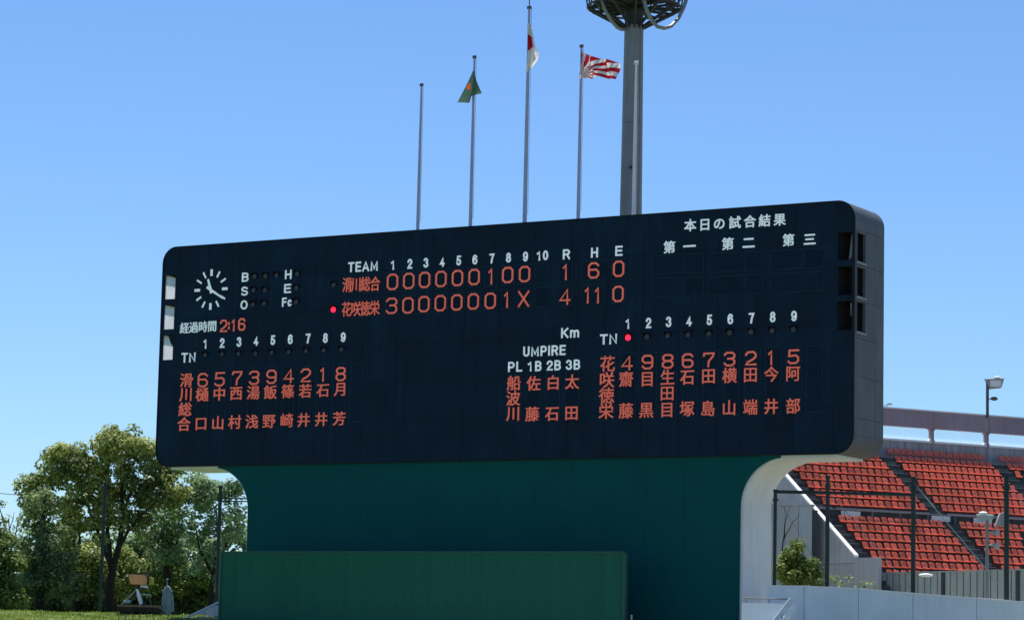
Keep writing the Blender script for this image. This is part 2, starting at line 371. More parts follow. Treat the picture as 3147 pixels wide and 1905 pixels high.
# pedestal: white body with flared top, green front
PX0, PX1, PR = 6.10, 35.12, 2.3
prof = [(PX0, 0)]+[(PX0-PR+PR*math.cos(math.radians(a)), VB-.12-PR+PR*math.sin(math.radians(a))) for a in range(0, 91, 6)]+[(.95, VB-.12), (.95, VB-.003), (BW-.95, VB-.003), (BW-.95, VB-.12)]
prof += [(PX1+PR-PR*math.cos(math.radians(a)), VB-.12-PR+PR*math.sin(math.radians(a))) for a in range(90, -1, -6)]+[(PX1, 0)]
def concave(name, pr, y0, y1, mt):
    bm = bmesh.new(); vv = [bm.verts.new((x, y0, z)) for x, z in pr]; f = bm.faces.new(vv)
    r = bmesh.ops.extrude_face_region(bm, geom=[f]); bmesh.ops.translate(bm, vec=(0, y1-y0, 0), verts=[g for g in r['geom'] if isinstance(g, bmesh.types.BMVert)])
    bmesh.ops.triangulate(bm, faces=[f for f in bm.faces if len(f.verts) > 4]); bmesh.ops.recalc_face_normals(bm, faces=bm.faces)
    me = bpy.data.meshes.new(name); bm.to_mesh(me); bm.free(); me.shade_smooth()
    try: me.set_sharp_from_angle(angle=math.radians(35))
    except Exception: pass
    return link(name, me, mt, board)
concave('pedestal', prof, .22, 3.3, M['cream'])
# green front sheets of the pedestal, each a sheet of its own
gl = PX0+.10; gr = PX1-.14
fil = lambda t: [(t[0], t[1])]
gcols = [gl]+list(np.linspace(gl+3, gr-3, 12))+[gr]
for i in range(len(gcols)-1):
    a, b = gcols[i]+(.005 if i else 0), gcols[i+1]-(.005 if i < len(gcols)-2 else 0); top = VB-.006
    if i == 0: pr = [(a, 0), (b, 0), (b, top), (PX0-PR+.35, top)]+[(gl-PR+PR*math.cos(math.radians(g)), VB-.10-PR+PR*math.sin(math.radians(g))) for g in range(84, -1, -6)]
    elif i == len(gcols)-2: pr = [(a, 0), (b, 0)]+[(gr+PR-PR*math.cos(math.radians(g)), VB-.10-PR+PR*math.sin(math.radians(g))) for g in range(0, 85, 6)]+[(PX1+PR-.35, top), (a, top)]
    else: pr = [(a, 0), (b, 0), (b, top), (a, top)]
    concave('green_sheet', pr, .10, .219, M['green'])

# ---- writing: helpers that turn a character into a mesh in the face plane
ZO = dict(a=(440, 700, 3.08), b=(960, 740, 2.464), c=(460, 1040, 3.52), d=(1500, 960, 3.926), e=(1800, 940, 3.52), f=(1940, 600, 2.869))
def fp(k, x, y):
    ox, oy, s = ZO[k]; return face(ox+x/s, oy+y/s)
def zh(k, hz, x, y):                  # a height in zoom pixels to metres on the face
    return abs(fp(k, x, y-hz/2)[1]-fp(k, x, y+hz/2)[1])
def glyph(txt, bold=0.0, ext=.02):
    cu = bpy.data.curves.new('g', 'FONT'); cu.body = txt; cu.size = 1; cu.offset = bold; cu.extrude = ext; cu.resolution_u = 3
    o = bpy.data.objects.new('g', cu); COL.objects.link(o)
    dg = bpy.context.evaluated_depsgraph_get(); me = bpy.data.meshes.new_from_object(o.evaluated_get(dg))
    COL.objects.unlink(o); bpy.data.objects.remove(o); bpy.data.curves.remove(cu)
    co = np.empty(len(me.vertices)*3, np.float32); me.vertices.foreach_get('co', co); return me, co.reshape(-1, 3)
cache = {}
def put_text(name, txt, u, v, hgt, wid=None, mt='wsign', bold=.0, box_fit=True, dep=-.012, fat=0):
    key = (txt, bold)
    if key not in cache: cache[key] = glyph(txt, bold)
    me0, co0 = cache[key]; me = me0.copy(); co = co0.copy(); me.name = name
    if box_fit:
        lo, hi = co.min(0), co.max(0); c = (lo+hi)/2; sy = hgt/(hi[1]-lo[1]); sx = sy if wid is None else wid/(hi[0]-lo[0])
    else:
        c = np.array([.5, .38, 0]); sy = hgt/.95; sx = sy if wid is None else wid/.95
    out = np.stack([(co[:, 0]-c[0])*sx, -co[:, 2]*1.0, (co[:, 1]-c[1])*sy], 1).astype(np.float32)
    me.vertices.foreach_set('co', out.ravel()); me.materials.clear(); me.update()
    if fat:
        bm = bmesh.new(); bm.from_mesh(me); g0 = bm.verts[:]+bm.edges[:]+bm.faces[:]
        for q, (dx, dz) in enumerate(((fat, 0), (0, fat), (fat, fat))):
            r = bmesh.ops.duplicate(bm, geom=g0); bmesh.ops.translate(bm, vec=(dx*hgt, -.0015*(q+1), dz*hgt), verts=[g for g in r['geom'] if isinstance(g, bmesh.types.BMVert)])
        bmesh.ops.translate(bm, vec=(-fat*hgt/2, 0, -fat*hgt/2), verts=bm.verts[:]); bm.to_mesh(me); bm.free()
    return link(name, me, M[mt], board, (u, dep, v))
DIG = {
 '0': [[(.25,0),(.75,0),(1,.18),(1,.82),(.75,1),(.25,1),(0,.82),(0,.18),None]],
 '1': [[(.28,.80),(.52,1),(.52,0)]],
 '2': [[(0,.80),(.22,1),(.78,1),(1,.82),(1,.62),(.72,.42),(.2,.22),(.02,.02),(1,.02)]],
 '3': [[(0,.84),(.22,1),(.78,1),(1,.85),(1,.66),(.76,.53),(1,.38),(1,.16),(.78,0),(.22,0),(0,.16)],[(.35,.53),(.74,.53)]],
 '4': [[(.76,0),(.76,1),(0,.26),(1,.26)]],
 '5': [[(1,1),(.1,1),(.06,.56),(.76,.60),(1,.44),(1,.17),(.78,0),(.2,0),(0,.13)]],
 '6': [[(.97,.84),(.75,1),(.25,1),(0,.82),(0,.18),(.22,0),(.78,0),(1,.18),(1,.38),(.78,.55),(.06,.55)]],
 '7': [[(0,.84),(.04,1),(1,1),(.96,.8),(.5,.38),(.46,0)]],
 '8': [[(.25,1),(.75,1),(.97,.87),(.97,.68),(.76,.54),(.24,.54),(.03,.68),(.03,.87),None],[(.25,.52),(.75,.52),(1,.37),(1,.16),(.75,0),(.25,0),(0,.16),(0,.37),None]],
 'X': [[(0,0),(1,1)],[(0,1),(1,0)]], ':': [[(.5,.24),(.5,.36)],[(.5,.64),(.5,.76)]],
}
DIG['9'] = [[(1-x, 1-y) for x, y in DIG['6'][0]]]
def red_digit(ch, u, v, hgt, wid, sw=.092):
    return stroke_mesh(DIG[ch], hgt, wid, sw, -.022).build('digit', M['red'], board, at_=(u, -.034, v))
def stroke_mesh(strokes, hgt, wid, sw, ytop):
    mb = MB()
    for si, st in enumerate(strokes):
        closed = st[-1] is None; P0 = [((p[0]-.5)*(wid-sw), (p[1]-.5)*(hgt-sw)) for p in st if p]
        P = [p for i, p in enumerate(P0) if i == 0 or math.hypot(p[0]-P0[i-1][0], p[1]-P0[i-1][1]) > hgt*.02]
        n = len(P); L = []; R = []
        for i in range(n):
            a = P[i-1] if (i or closed) else None; b = P[i]; c = P[(i+1) % n] if (i < n-1 or closed) else None
            def nn(p, q): l = math.hypot(q[0]-p[0], q[1]-p[1]); return (-(q[1]-p[1])/l, (q[0]-p[0])/l)
            if a and c:
                n1, n2 = nn(a, b), nn(b, c); mx, my = n1[0]+n2[0], n1[1]+n2[1]; l = mx*mx+my*my
                k = min(2/l, 1.6) if l > 1e-6 else 1; nx_, ny_ = mx*k, my*k
            else: nx_, ny_ = nn(a, b) if a else nn(b, c)
            ex = ey = 0
            if not (a and c):
                q = c or a; l = math.hypot(b[0]-q[0], b[1]-q[1]); ex, ey = (b[0]-q[0])/l*sw/2, (b[1]-q[1])/l*sw/2
            L.append((b[0]+nx_*sw/2+ex, b[1]+ny_*sw/2+ey)); R.append((b[0]-nx_*sw/2+ex, b[1]-ny_*sw/2+ey))
        y0, y1 = ytop-si*.003, .010
        vs = []
        for l_, r_ in zip(L, R): vs += [(l_[0], y0, l_[1]), (r_[0], y0, r_[1]), (r_[0], y1, r_[1]), (l_[0], y1, l_[1])]
        fs = []; m2 = n if closed else n-1
        for i in range(m2):
            j = (i+1) % n
            for k in range(4): fs.append((i*4+k, i*4+(k+1) % 4, j*4+(k+1) % 4, j*4+k))
        if not closed: fs += [(0, 1, 2, 3), (n*4-1, n*4-2, n*4-3, n*4-4)]
        mb.add(vs, fs)
    return mb
def ar(cx, cy, rx, ry, a0, a1, n=8): return [(cx+rx*math.cos(math.radians(a0+(a1-a0)*i/n)), cy+ry*math.sin(math.radians(a0+(a1-a0)*i/n))) for i in range(n+1)]
# bold grotesque sign letters: (advance width, strokes) on a unit height
GL = {
 '0': (.56, [ar(.5, .5, .5, .5, 0, 342, 19)+[None]]),
 '1': (.56, [[(.12, .76), (.40, .82), (.58, 1), (.58, 0)]]),
 '2': (.56, [ar(.5, .72, .48, .28, 175, -30, 8)+[(.30, .26), (.04, .0), (1, .0)]]),
 '3': (.56, [ar(.46, .75, .44, .25, 160, -60, 8)+[(.45, .53)]+ar(.48, .265, .50, .265, 62, -165, 9)]),
 '4': (.56, [[(.72, 0), (.72, 1), (0, .26), (1, .26)]]),
 '5': (.56, [[(.92, 1), (.20, 1), (.08, .52)]+ar(.50, .31, .48, .31, 130, -160, 10)]),
 '6': (.56, [ar(.5, .60, .5, .40, 35, 180, 7)+ar(.5, .31, .5, .31, 180, 505, 14)]),
 '7': (.56, [[(.02, 1), (1, 1), (.60, .50), (.42, 0)]]),
 '8': (.56, [ar(.5, .765, .42, .235, 0, 336, 15)+[None], ar(.5, .27, .5, .27, 0, 336, 15)+[None]]),
 'T': (.60, [[(0, 1), (1, 1)], [(.5, 1), (.5, 0)]]), 'E': (.56, [[(1, 1), (.05, 1), (.05, 0), (1, 0)], [(.05, .52), (.92, .52)]]),
 'A': (.68, [[(0, 0), (.5, 1.0), (1, 0)], [(.2, .28), (.8, .28)]]), 'M': (.74, [[(.03, 0), (.03, 1), (.5, .15), (.97, 1), (.97, 0)]]),
 'R': (.62, [[(.05, 0), (.05, 1), (.6, 1)]+ar(.60, .745, .38, .255, 90, -90, 6)+[(.05, .49)], [(.60, .49), (.98, 0)]]),
 'H': (.62, [[(.05, 0), (.05, 1)], [(.95, 0), (.95, 1)], [(.05, .52), (.95, .52)]]),
 'B': (.60, [[(.05, 0), (.05, 1), (.55, 1)]+ar(.58, .765, .34, .235, 90, -90, 6)+[(.05, .53)], [(.5, .53)]+ar(.60, .265, .38, .265, 90, -90, 6)+[(.05, 0)]]),
 'S': (.58, [ar(.5, .75, .44, .25, 25, 230, 8)+ar(.5, .255, .48, .255, 55, -155, 8)]),
 'O': (.70, [ar(.5, .5, .5, .5, 0, 342, 19)+[None]]), 'F': (.54, [[(.05, 0), (.05, 1), (1, 1)], [(.05, .52), (.9, .52)]]),
 'c': (.48, [ar(.5, .36, .48, .36, 40, 320, 12)]), 'K': (.64, [[(.05, 0), (.05, 1)], [(.97, 1), (.08, .40)], [(.36, .56), (1, 0)]]),
 'm': (.80, [[(.03, 0), (.03, .72)], [(.05, .5)]+ar(.27, .52, .22, .20, 150, 0, 5)+[(.49, 0)], [(.51, .5)]+ar(.74, .52, .23, .20, 150, 0, 5)+[(.97, 0)]]),
 'U': (.62, [[(.04, 1), (.04, .3)]+ar(.5, .3, .46, .3, 180, 360, 8)+[(.96, 1)]]),
 'P': (.60, [[(.05, 0), (.05, 1), (.6, 1)]+ar(.60, .72, .38, .28, 90, -90, 6)+[(.05, .44)]]),
 'I': (.16, [[(.5, 0), (.5, 1)]]), 'L': (.54, [[(.05, 1), (.05, 0), (1, 0)]]), 'N': (.64, [[(.04, 0), (.04, 1), (.96, 0), (.96, 1)]]),
}
GL['9'] = (.56, [[(1-x, 1-y) for x, y in GL['6'][1][0]]])
def W(k, items, hz, wz=None, word=False, bold=.03):
    for t, x, y in items:
        u, v = fp(k, x, y); hh = zh(k, hz, x, y); nat = sum(GL[c][0] for c in t)+.13*(len(t)-1)
        ww = abs(fp(k, x+wz/2, y)[0]-fp(k, x-wz/2, y)[0]) if wz else nat*hh*1.02
        sx = ww/nat; cx = -ww/2; mb = MB(); sw = .180*hh*(min(1, sx/hh)**.5)
        for ci, c in enumerate(t):
            w_, st = GL[c]; gw = w_*sx; mb2 = stroke_mesh(st, hh, max(gw, sw*1.01), sw, -.022-.001*ci)
            mb.add([(p[0]+cx+gw/2, p[1], p[2]) for p in mb2.v], mb2.f); cx += gw+.13*sx
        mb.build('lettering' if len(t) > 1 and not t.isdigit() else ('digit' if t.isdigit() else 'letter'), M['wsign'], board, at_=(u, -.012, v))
def KJ(k, items, hz, wz=None, mt='red', bold=.012):
    fat = bold*1.5; bold = 0
    for t, x, y in items:
        u, v = fp(k, x, y); hh = zh(k, hz, x, y); ww = abs(fp(k, x+(wz or hz)/2, y)[0]-fp(k, x-(wz or hz)/2, y)[0])
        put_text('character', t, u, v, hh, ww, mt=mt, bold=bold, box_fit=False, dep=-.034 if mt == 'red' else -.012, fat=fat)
def RD(k, items, hz, wz):
    for t, x, y in items:
        u, v = fp(k, x, y); hh = zh(k, hz, x, y); ww = abs(fp(k, x+wz/2, y)[0]-fp(k, x-wz/2, y)[0])
        red_digit(t, u, v, hh, ww)
def CELL(u0, u1, v0, v1, name='display_cell', rib=True):
    o = MB().box(u0, u1, -.010, .002, v0, v1).build(name, M['cell'], board)
    if rib:
        r = .028
        MB().box(u0-r, u0, -.028, .001, v0-r, v1+r).box(u1, u1+r, -.028, .001, v0-r, v1+r).box(u0, u1, -.028, .001, v0-r, v0).box(u0, u1, -.028, .001, v1, v1+r).build('cell_frame', M['rib'], o)
    return o
# game score block
hx = [613, 740, 862, 985, 1110, 1233, 1360, 1487, 1615]; hy = [183, 175, 167, 160, 150, 143, 135, 128, 120]
W('b', [(str(i+1), hx[i], hy[i]) for i in range(9)], 74, bold=.035)
W('b', [('10', 1743, 112)], 74, 88, bold=.035)
W('b', [('R', 1925, 103), ('H', 2138, 90), ('E', 2322, 77)], 76, 56, bold=.035)
W('b', [('TEAM', 385, 195)], 76, 226, bold=.03)
r1 = list(zip('000000100', [610, 733, 853, 977, 1102, 1228, 1358, 1482, 1610], [312, 305, 297, 290, 283, 275, 270, 260, 253]))
r2 = list(zip('30000001X', [603, 727, 848, 972, 1097, 1222, 1350, 1477, 1603], [493, 490, 480, 473, 467, 460, 455, 447, 440]))
RD('b', r1+r2+[('1', 1922, 237), ('6', 2133, 225), ('0', 2322, 213), ('4', 1915, 425), ('1', 2088, 413), ('1', 2165, 413), ('0', 2318, 403)], 122, 84)
for yy, yo in ((0, 0), (1, 183)):
    for x in [610, 733, 855, 978, 1103, 1228, 1355, 1482, 1610, 1740, 1920, 2133, 2322]:
        u, v = fp('b', x, 312+yo+(x-610)*(-.0585)); CELL(u-(.38 if x != 2133 else .62), u+(.38 if x != 2133 else .62), v-.47, v+.47)
    u, v = fp('b', 372, 328+yo); CELL(u-1.05, u+1.05, v-.47, v+.47)
KJ('b', [('滑', 268, 333), ('川', 335, 330), ('総', 405, 327), ('合', 478, 325)], 112, 74, bold=.008)
KJ('b', [('花', 262, 518), ('咲', 333, 515), ('徳', 403, 512), ('栄', 475, 508)], 112, 74, bold=.008)
# balls, strikes, outs
W('a', [('B', 968, 468), ('S', 962, 600), ('O', 957, 730), ('H', 1376, 443), ('E', 1368, 575)], 86, 66, bold=.035)
W('a', [('Fc', 1362, 703)], 86, 92, bold=.03)
def lamp(k, x, y, on=False, r=.13):
    u, v = fp(k, x, y)
    mb = MB(); n = 14
    mb.prism_y([(r*math.cos(2*math.pi*i/n), r*math.sin(2*math.pi*i/n)) for i in range(n)], -.03, .008)
    o = mb.build('lamp', M['lamp_on' if on else 'lamp_off'], board, at_=(u, -.014, v))
    h_ = MB(); R_ = r*1.35; a0, a1, q = -15, 195, 12
    for i in range(q):
        t0, t1 = math.radians(a0+(a1-a0)*i/q), math.radians(a0+(a1-a0)*(i+1)/q)
        l0 = .26*max(.15, math.sin(t0)); l1 = .26*max(.15, math.sin(t1))
        P0, P1 = (R_*math.cos(t0), R_*math.sin(t0)), (R_*math.cos(t1), R_*math.sin(t1))
        Q0, Q1 = (P0[0]*1.09, P0[1]*1.09), (P1[0]*1.09, P1[1]*1.09)
        h_.add([(P0[0], .01, P0[1]), (P1[0], .01, P1[1]), (P1[0], -l1, P1[1]), (P0[0], -l0, P0[1]), (Q0[0], .01, Q0[1]), (Q1[0], .01, Q1[1]), (Q1[0], -l1, Q1[1]), (Q0[0], -l0, Q0[1])],
               [(0,1,2,3),(7,6,5,4),(3,2,6,7),(0,3,7,4),(1,5,6,2),(0,4,5,1)])
    h_.build('lamp_hood', M['hood'], o)
    if on: o['label'] = 'glowing red lamp'
for x, y in [(1057, 460), (1160, 455), (1265, 450), (1047, 590), (1155, 590), (1040, 725), (1147, 715), (1460, 435), (1455, 568), (1450, 700), (1805, 540)]: lamp('a', x, y)
lamp('a', 1802, 775, True, .15)
# elapsed time
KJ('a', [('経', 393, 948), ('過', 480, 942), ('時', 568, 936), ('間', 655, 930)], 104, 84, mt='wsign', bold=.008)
RD('a', [('2', 765, 930), ('1', 862, 922), ('6', 938, 915)], 118, 68)
RD('a', [(':', 816, 928)], 118, 60)
# left batting order
xs_ = [592, 750, 910, 1070, 1230, 1395, 1562, 1727, 1895]; ys_ = [1097, 1090, 1080, 1070, 1063, 1055, 1048, 1043, 1035]
W('a', [(str(i+1), xs_[i], ys_[i]) for i in range(9)], 92, bold=.035)
W('a', [('TN', 432, 1228)], 92, 134, bold=.035)
for x, y in zip([590, 748, 905, 1065, 1220, 1380, 1545, 1712, 1880], [1202, 1195, 1190, 1188, 1178, 1172, 1165, 1158, 1150]): lamp('a', x, y, r=.12)
cx_ = [572, 758, 940, 1125, 1310, 1500, 1688, 1880, 2070]
RD('c', list(zip('657394218', [580, 762, 950, 1135, 1322, 1508, 1693, 1880, 2072], [450, 440, 430, 425, 415, 405, 400, 390, 385])), 152, 108)
KJ('c', list(zip('樋中西湯飯篠若石月', cx_, [605, 598, 590, 585, 580, 570, 566, 558, 546])), 150, 138)
KJ('c', list(zip('口山村浅野崎井井芳', [560, 742, 925, 1110, 1295, 1487, 1670, 1860, 2055], [918, 912, 903, 898, 893, 885, 880, 872, 865])), 150, 138)
KJ('c', [('滑', 403, 450), ('川', 398, 602), ('総', 388, 765), ('合', 375, 925)], 152, 140)
for i in range(11):
    x = 400+i*186; u, v0 = fp('c', x-25, 985-i*8.5); _, v1 = fp('c', x, 355-i*8.5); CELL(u-.36, u+.36, v0, v1, 'name_column')
# umpires
W('d', [('Km', 992, 245)], 122, 222, bold=.03); W('d', [('UMPIRE', 680, 463)], 122, 512, bold=.03)
W('d', [('PL', 328, 655), ('1B', 562, 648), ('2B', 795, 638), ('3B', 1028, 630)], 122, 172, bold=.032)
KJ('d', [('船', 315, 850), ('波', 308, 1035), ('川', 308, 1218), ('佐', 555, 855), ('藤', 538, 1225), ('白', 790, 845), ('石', 778, 1218), ('太', 1018, 835), ('田', 1010, 1210)], 178, 165)
for i in range(4):
    u, v0 = fp('d', 312+i*234, 1320-i*12); _, v1 = fp('d', 312+i*234, 752-i*9); CELL(u-.37, u+.37, v0, v1, 'name_column')
u, v = fp('d', 700, 275); CELL(u-1.0, u+.5, v-.4, v+.4, rib=False)
# right batting order
xs_ = [460, 682, 900, 1120, 1340, 1567, 1795, 2025, 2255]; ys_ = [192, 185, 173, 163, 152, 142, 133, 120, 110]
W('e', [(str(i+1), xs_[i], ys_[i]) for i in range(9)], 114, bold=.035)
W('e', [('TN', 250, 360)], 112, 186, bold=.035)
for i, (x, y) in enumerate(zip([460, 665, 890, 1110, 1335, 1560, 1790, 2020, 2250], [343, 333, 322, 312, 302, 290, 280, 268, 256])): lamp('e', x, y, i == 0, .15 if i == 0 else .13)
RD('e', list(zip('498673215', [450, 672, 892, 1108, 1335, 1560, 1790, 2010, 2250], [618, 608, 600, 592, 583, 575, 568, 560, 550])), 158, 124)
KJ('e', list(zip('齋目生石田横田今阿', [442, 670, 890, 1105, 1332, 1560, 1785, 2012, 2245], [790, 788, 772, 768, 757, 750, 742, 738, 730])), 168, 155)
KJ('e', [('田', 885, 942)], 162, 155)
KJ('e', list(zip('藤黒目塚島山端井部', [440, 660, 883, 1100, 1325, 1555, 1785, 2010, 2247], [1132, 1125, 1120, 1112, 1108, 1100, 1092, 1085, 1080])), 168, 155)
KJ('e', [('花', 240, 625), ('咲', 232, 798), ('徳', 230, 968), ('栄', 225, 1135)], 172, 160)
for i in range(11):
    x = 235+i*224; u, v0 = fp('e', x, 1228-i*8.5); _, v1 = fp('e', x, 522-i*8.5); CELL(u-.39, u+.39, v0, v1, 'name_column')
# today's results
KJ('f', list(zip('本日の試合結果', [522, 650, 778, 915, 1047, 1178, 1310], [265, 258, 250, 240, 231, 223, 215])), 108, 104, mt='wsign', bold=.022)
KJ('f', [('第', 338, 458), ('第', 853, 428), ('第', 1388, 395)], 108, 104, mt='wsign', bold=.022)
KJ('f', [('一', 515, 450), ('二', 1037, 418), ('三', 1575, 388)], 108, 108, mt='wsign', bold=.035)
for x0, x1, yc in ((190, 465, 608), (482, 640, 600), (697, 978, 590), (1012, 1165, 580), (1237, 1507, 567), (1530, 1700, 555)):
    for dy in (0, 205):
        u0, v0 = fp('f', x0, yc+dy+80); u1, v1 = fp('f', x1, yc+dy-80); vm = fp('f', (x0+x1)/2, yc+dy)[1]; hh = .88
        CELL(u0, u1, vm-hh/2, vm+hh/2)
# large message panel frame
u0, v0 = fp('b', 880, 700); 
# clock
uc, vc = fp('a', 645, 585)
clk = MB(); n = 40
clk.prism_y([(1.13*math.cos(2*math.pi*i/n), 1.13*math.sin(2*math.pi*i/n)) for i in range(n)], -.004, .004)
clock = clk.build('clock', M['face'], board, at_=(uc, -.004, vc))
def bar(name, a, r0, r1, w0, w1, y, par):
    s_, c_ = math.sin(a), math.cos(a); px, pz = c_, -s_
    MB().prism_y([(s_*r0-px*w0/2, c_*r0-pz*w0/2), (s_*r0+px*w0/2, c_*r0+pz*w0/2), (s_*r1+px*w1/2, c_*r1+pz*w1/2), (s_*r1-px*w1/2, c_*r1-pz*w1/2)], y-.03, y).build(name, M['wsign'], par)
for i in range(12):
    q = i % 3 == 0; bar('hour_mark', i*math.pi/6, .74, 1.10, .145 if q else .10, .145 if q else .10, -.008, clock)
bar('hour_hand', math.radians(341), -.22, .60, .17, .11, -.045, clock)
bar('minute_hand', math.radians(121), -.26, .98, .15, .085, -.085, clock)

# ---- green corrugated backstop wall standing in front
bx = thing('batters_backdrop', 'long low corrugated green wall in front of the scoreboard pedestal', 'wall', loc(0, -3, 0), -YAW)
cx0, cx1, ct = 6.92, 30.42, 8.0
np_ = 24; pw = (cx1-cx0)/np_
def corr(wid, h_, pitch=.16, d=.010):
    n = int(round(wid/pitch)); p = wid/n; P = []
    for i in range(n): P += [(i*p, 0), (i*p+p*.42, 0), (i*p+p*.5, d), (i*p+p*.92, d)]
    P.append((wid-.004, 0)); vs = [(x, y, 0) for x, y in P]+[(x, y, h_) for x, y in P]; k = len(P)
    return mesh('sheet', vs, [(i, i+1, i+1+k, i+k) for i in range(k-1)])
cm = corr(pw, ct)
for i in range(np_):
    o = link('corrugated_sheet', cm, M['pgreen'], bx); o.location = (cx0+i*pw, 0, 0)
MB().box(cx0, cx1, .05, .16, 0, ct-.02).build('frame', M['pgreen'], bx)
MB().box(cx0-.03, cx1+.03, -.04, .2, ct, ct+.07).build('top_trim', M['pgtrim'], bx)
MB().box(cx1+.002, cx1+.14, -.05, .22, 0, ct-.01).build('end_post', M['pgtrim'], bx)
MB().box(cx0-.10, cx0-.002, -.05, .22, 0, ct-.01).build('end_post', M['pgtrim'], bx)
MB().tube([(cx1+.16, .6, 0), (cx1+.16, .6, 5.1)], .05).build('strut', M['white'], bx)

# ================================================================ FLAGPOLES AND FLAGS
PD = 2.2
def ftop(px, py):                     # height of a pixel on the vertical sheet at depth PD
    return face(px*K, py*K, PD)
poles = [((1005, 550), (1014.5, 208), .095, 'bare grey flagpole, leftmost and shortest on the scoreboard roof'),
         ((1131, 541), (1142.5, 141), .10, 'grey flagpole carrying the limp green flag'),
         ((1261, 533), (1275, 22), .12, 'tallest grey flagpole carrying the white flag with a red disc'),
         ((1391, 523), (1399.5, 115), .10, 'grey flagpole carrying the red and white striped flag'),
         ((1523, 515), (1533, 155), .11, 'whitish bare flagpole standing in front of the floodlight tower')]
PT = []
for i, (b_, t_, r_, lb) in enumerate(poles):
    ub, _ = ftop(*b_); ut, zt = ftop(*t_); u = (ub+ut)/2
    po = thing('flagpole', lb, 'flagpole', loc(u, PD, VT), 0, 'flagpoles on the scoreboard roof'); H_ = zt-VT; PT.append((u, zt, r_))
    mt = M['polew'] if i == 4 else M['pole']
    MB().tube([(0, 0, 0), (0, 0, H_*.5), (0, 0, H_)], [r_, r_*.82, r_*.55], 12).build('pole', mt, po, True)
    MB().tube([(0, 0, 0), (0, 0, .35)], [r_*1.9, r_*1.5], 12).build('base_collar', mt, po, True)
    MB().tube([(0, 0, H_), (0, 0, H_+.10)], [r_*1.1, r_*1.1], 10).tube([(-.10, 0, H_+.11), (.10, 0, H_+.13)], r_*.45, 8).build('finial', mt if i == 4 else M['cap'], po, True)
    MB().tube([(r_*1.3, -.05, .8), (r_*1.0, -.05, H_-.05)], .012, 5).build('halyard', M['pole'], po)
    if i == 2: MB().tube([(0, 0, H_+.2), (0, 0, H_+1.6)], .03, 6).build('tip_rod', M['cap'], po)
def grid_flag(name, label, boundary, colour, mats, folds, nu=46, nv=32):
    # boundary(s,t) -> (x px, y px); folds(s,t) -> depth offset in metres
    vs = []; fs = []; idx = []
    for j in range(nv+1):
        for i in range(nu+1):
            s, t = i/nu, j/nv; x, y = boundary(s, t); u, z = ftop(x, y); vs.append((u, PD-.05+folds(s, t), z))
    for j in range(nv):
        for i in range(nu):
            a = j*(nu+1)+i; fs.append((a, a+1, a+nu+2, a+nu+1)); idx.append(colour((i+.5)/nu, (j+.5)/nv))
    me = mesh(name, vs, fs, True)
    for mm in mats: me.materials.append(mm)
    me.polygons.foreach_set('material_index', idx)
    return tag(link(name, me, None, None, (OX, OY, 0), -YAW), label, 'flag', 'flags flying above the scoreboard')
cg = mat('flag_green', (.09, .17, .12), .8, .1, 2, trans=.3); co_ = mat('flag_orange', (.75, .16, .06), .8, 0, trans=.3)
cw = mat('flag_white', (.74, .75, .72), .8, .04, 2, trans=.4); crr = mat('flag_red', (.50, .01, .03), .8, .05, 2, trans=.35)
lerp = lambda a, b, t: a+(b-a)*t
def pl(pts, t):
    for i in range(len(pts)-1):
        if t <= pts[i+1][0]: q = (t-pts[i][0])/(pts[i+1][0]-pts[i][0]); return lerp(pts[i][1], pts[i+1][1], q), lerp(pts[i][2], pts[i+1][2], q)
    return pts[-1][1:]
def b_green(s, t):
    l = pl([(0, 1140, 172), (.35, 1131, 197), (.7, 1120, 226), (1, 1109, 251)], t); r = pl([(0, 1144, 172), (.35, 1147, 192), (.8, 1156, 222), (1, 1156, 223)], t)
    x = lerp(l[0], r[0], s); y = lerp(l[1], r[1], s)
    if t > .8: y += (t-.8)/.2*(7*math.sin(s*math.pi) - 2*math.sin(s*3*math.pi))*.8
    return x, y
def c_green(s, t):
    return 1 if ((s-.22)**2/.016+(t-.52)**2/.010 < 1 and s < .28) or ((s-.62)**2/.010+(t-.47)**2/.012 < 1) else 0
grid_flag('green_flag', 'green flag with an orange emblem hanging limp in folds', b_green, c_green, [cg, co_], lambda s, t: -.28*t*math.sin(s*9+t*2)-.05)
def b_jp(s, t):
    l = pl([(0, 1274, 58), (1, 1270.5, 176)], t); r = pl([(0, 1276, 58), (.3, 1287, 84), (.62, 1299, 128), (.72, 1297, 140), (1, 1273, 172)], t)
    return lerp(l[0], r[0], s), lerp(l[1], r[1], s)
def c_jp(s, t):
    x, y = b_jp(s, t); return 1 if ((x-1270)/12.5)**2+((y-105)/22)**2 < 1 else 0
grid_flag('white_flag', 'white flag with a red disc drooping from the tallest pole', b_jp, c_jp, [cw, crr], lambda s, t: -.2*s*math.sin(s*5+t*7)-.12*math.sin(s*9)-.05, 40, 60)
def b_st(s, t):
    tp = pl([(0, 1400, 126), (.35, 1432, 139), (.7, 1465, 145), (1, 1490, 152)], s); bt = pl([(0, 1397, 191), (.3, 1420, 189), (.55, 1445, 187), (.8, 1470, 190), (1, 1487, 194)], s)
    x = lerp(tp[0], bt[0], t); y = lerp(tp[1], bt[1], t); return x+.8*math.sin(t*8)*s, y+1.2*math.sin(s*16+t*3)*(1-abs(2*t-1))
def c_st(s, t):
    x, y = s*1.5, t; d = math.hypot(x-.12, y-.78)
    if d < .24: return 0 if (math.sin(x*70)*math.sin(y*60+x*20) > -.25) else 1
    a = math.degrees(math.atan2(.78-y, x-.12)); return 1 if int((a+360+6)//11) % 2 == 0 else 0
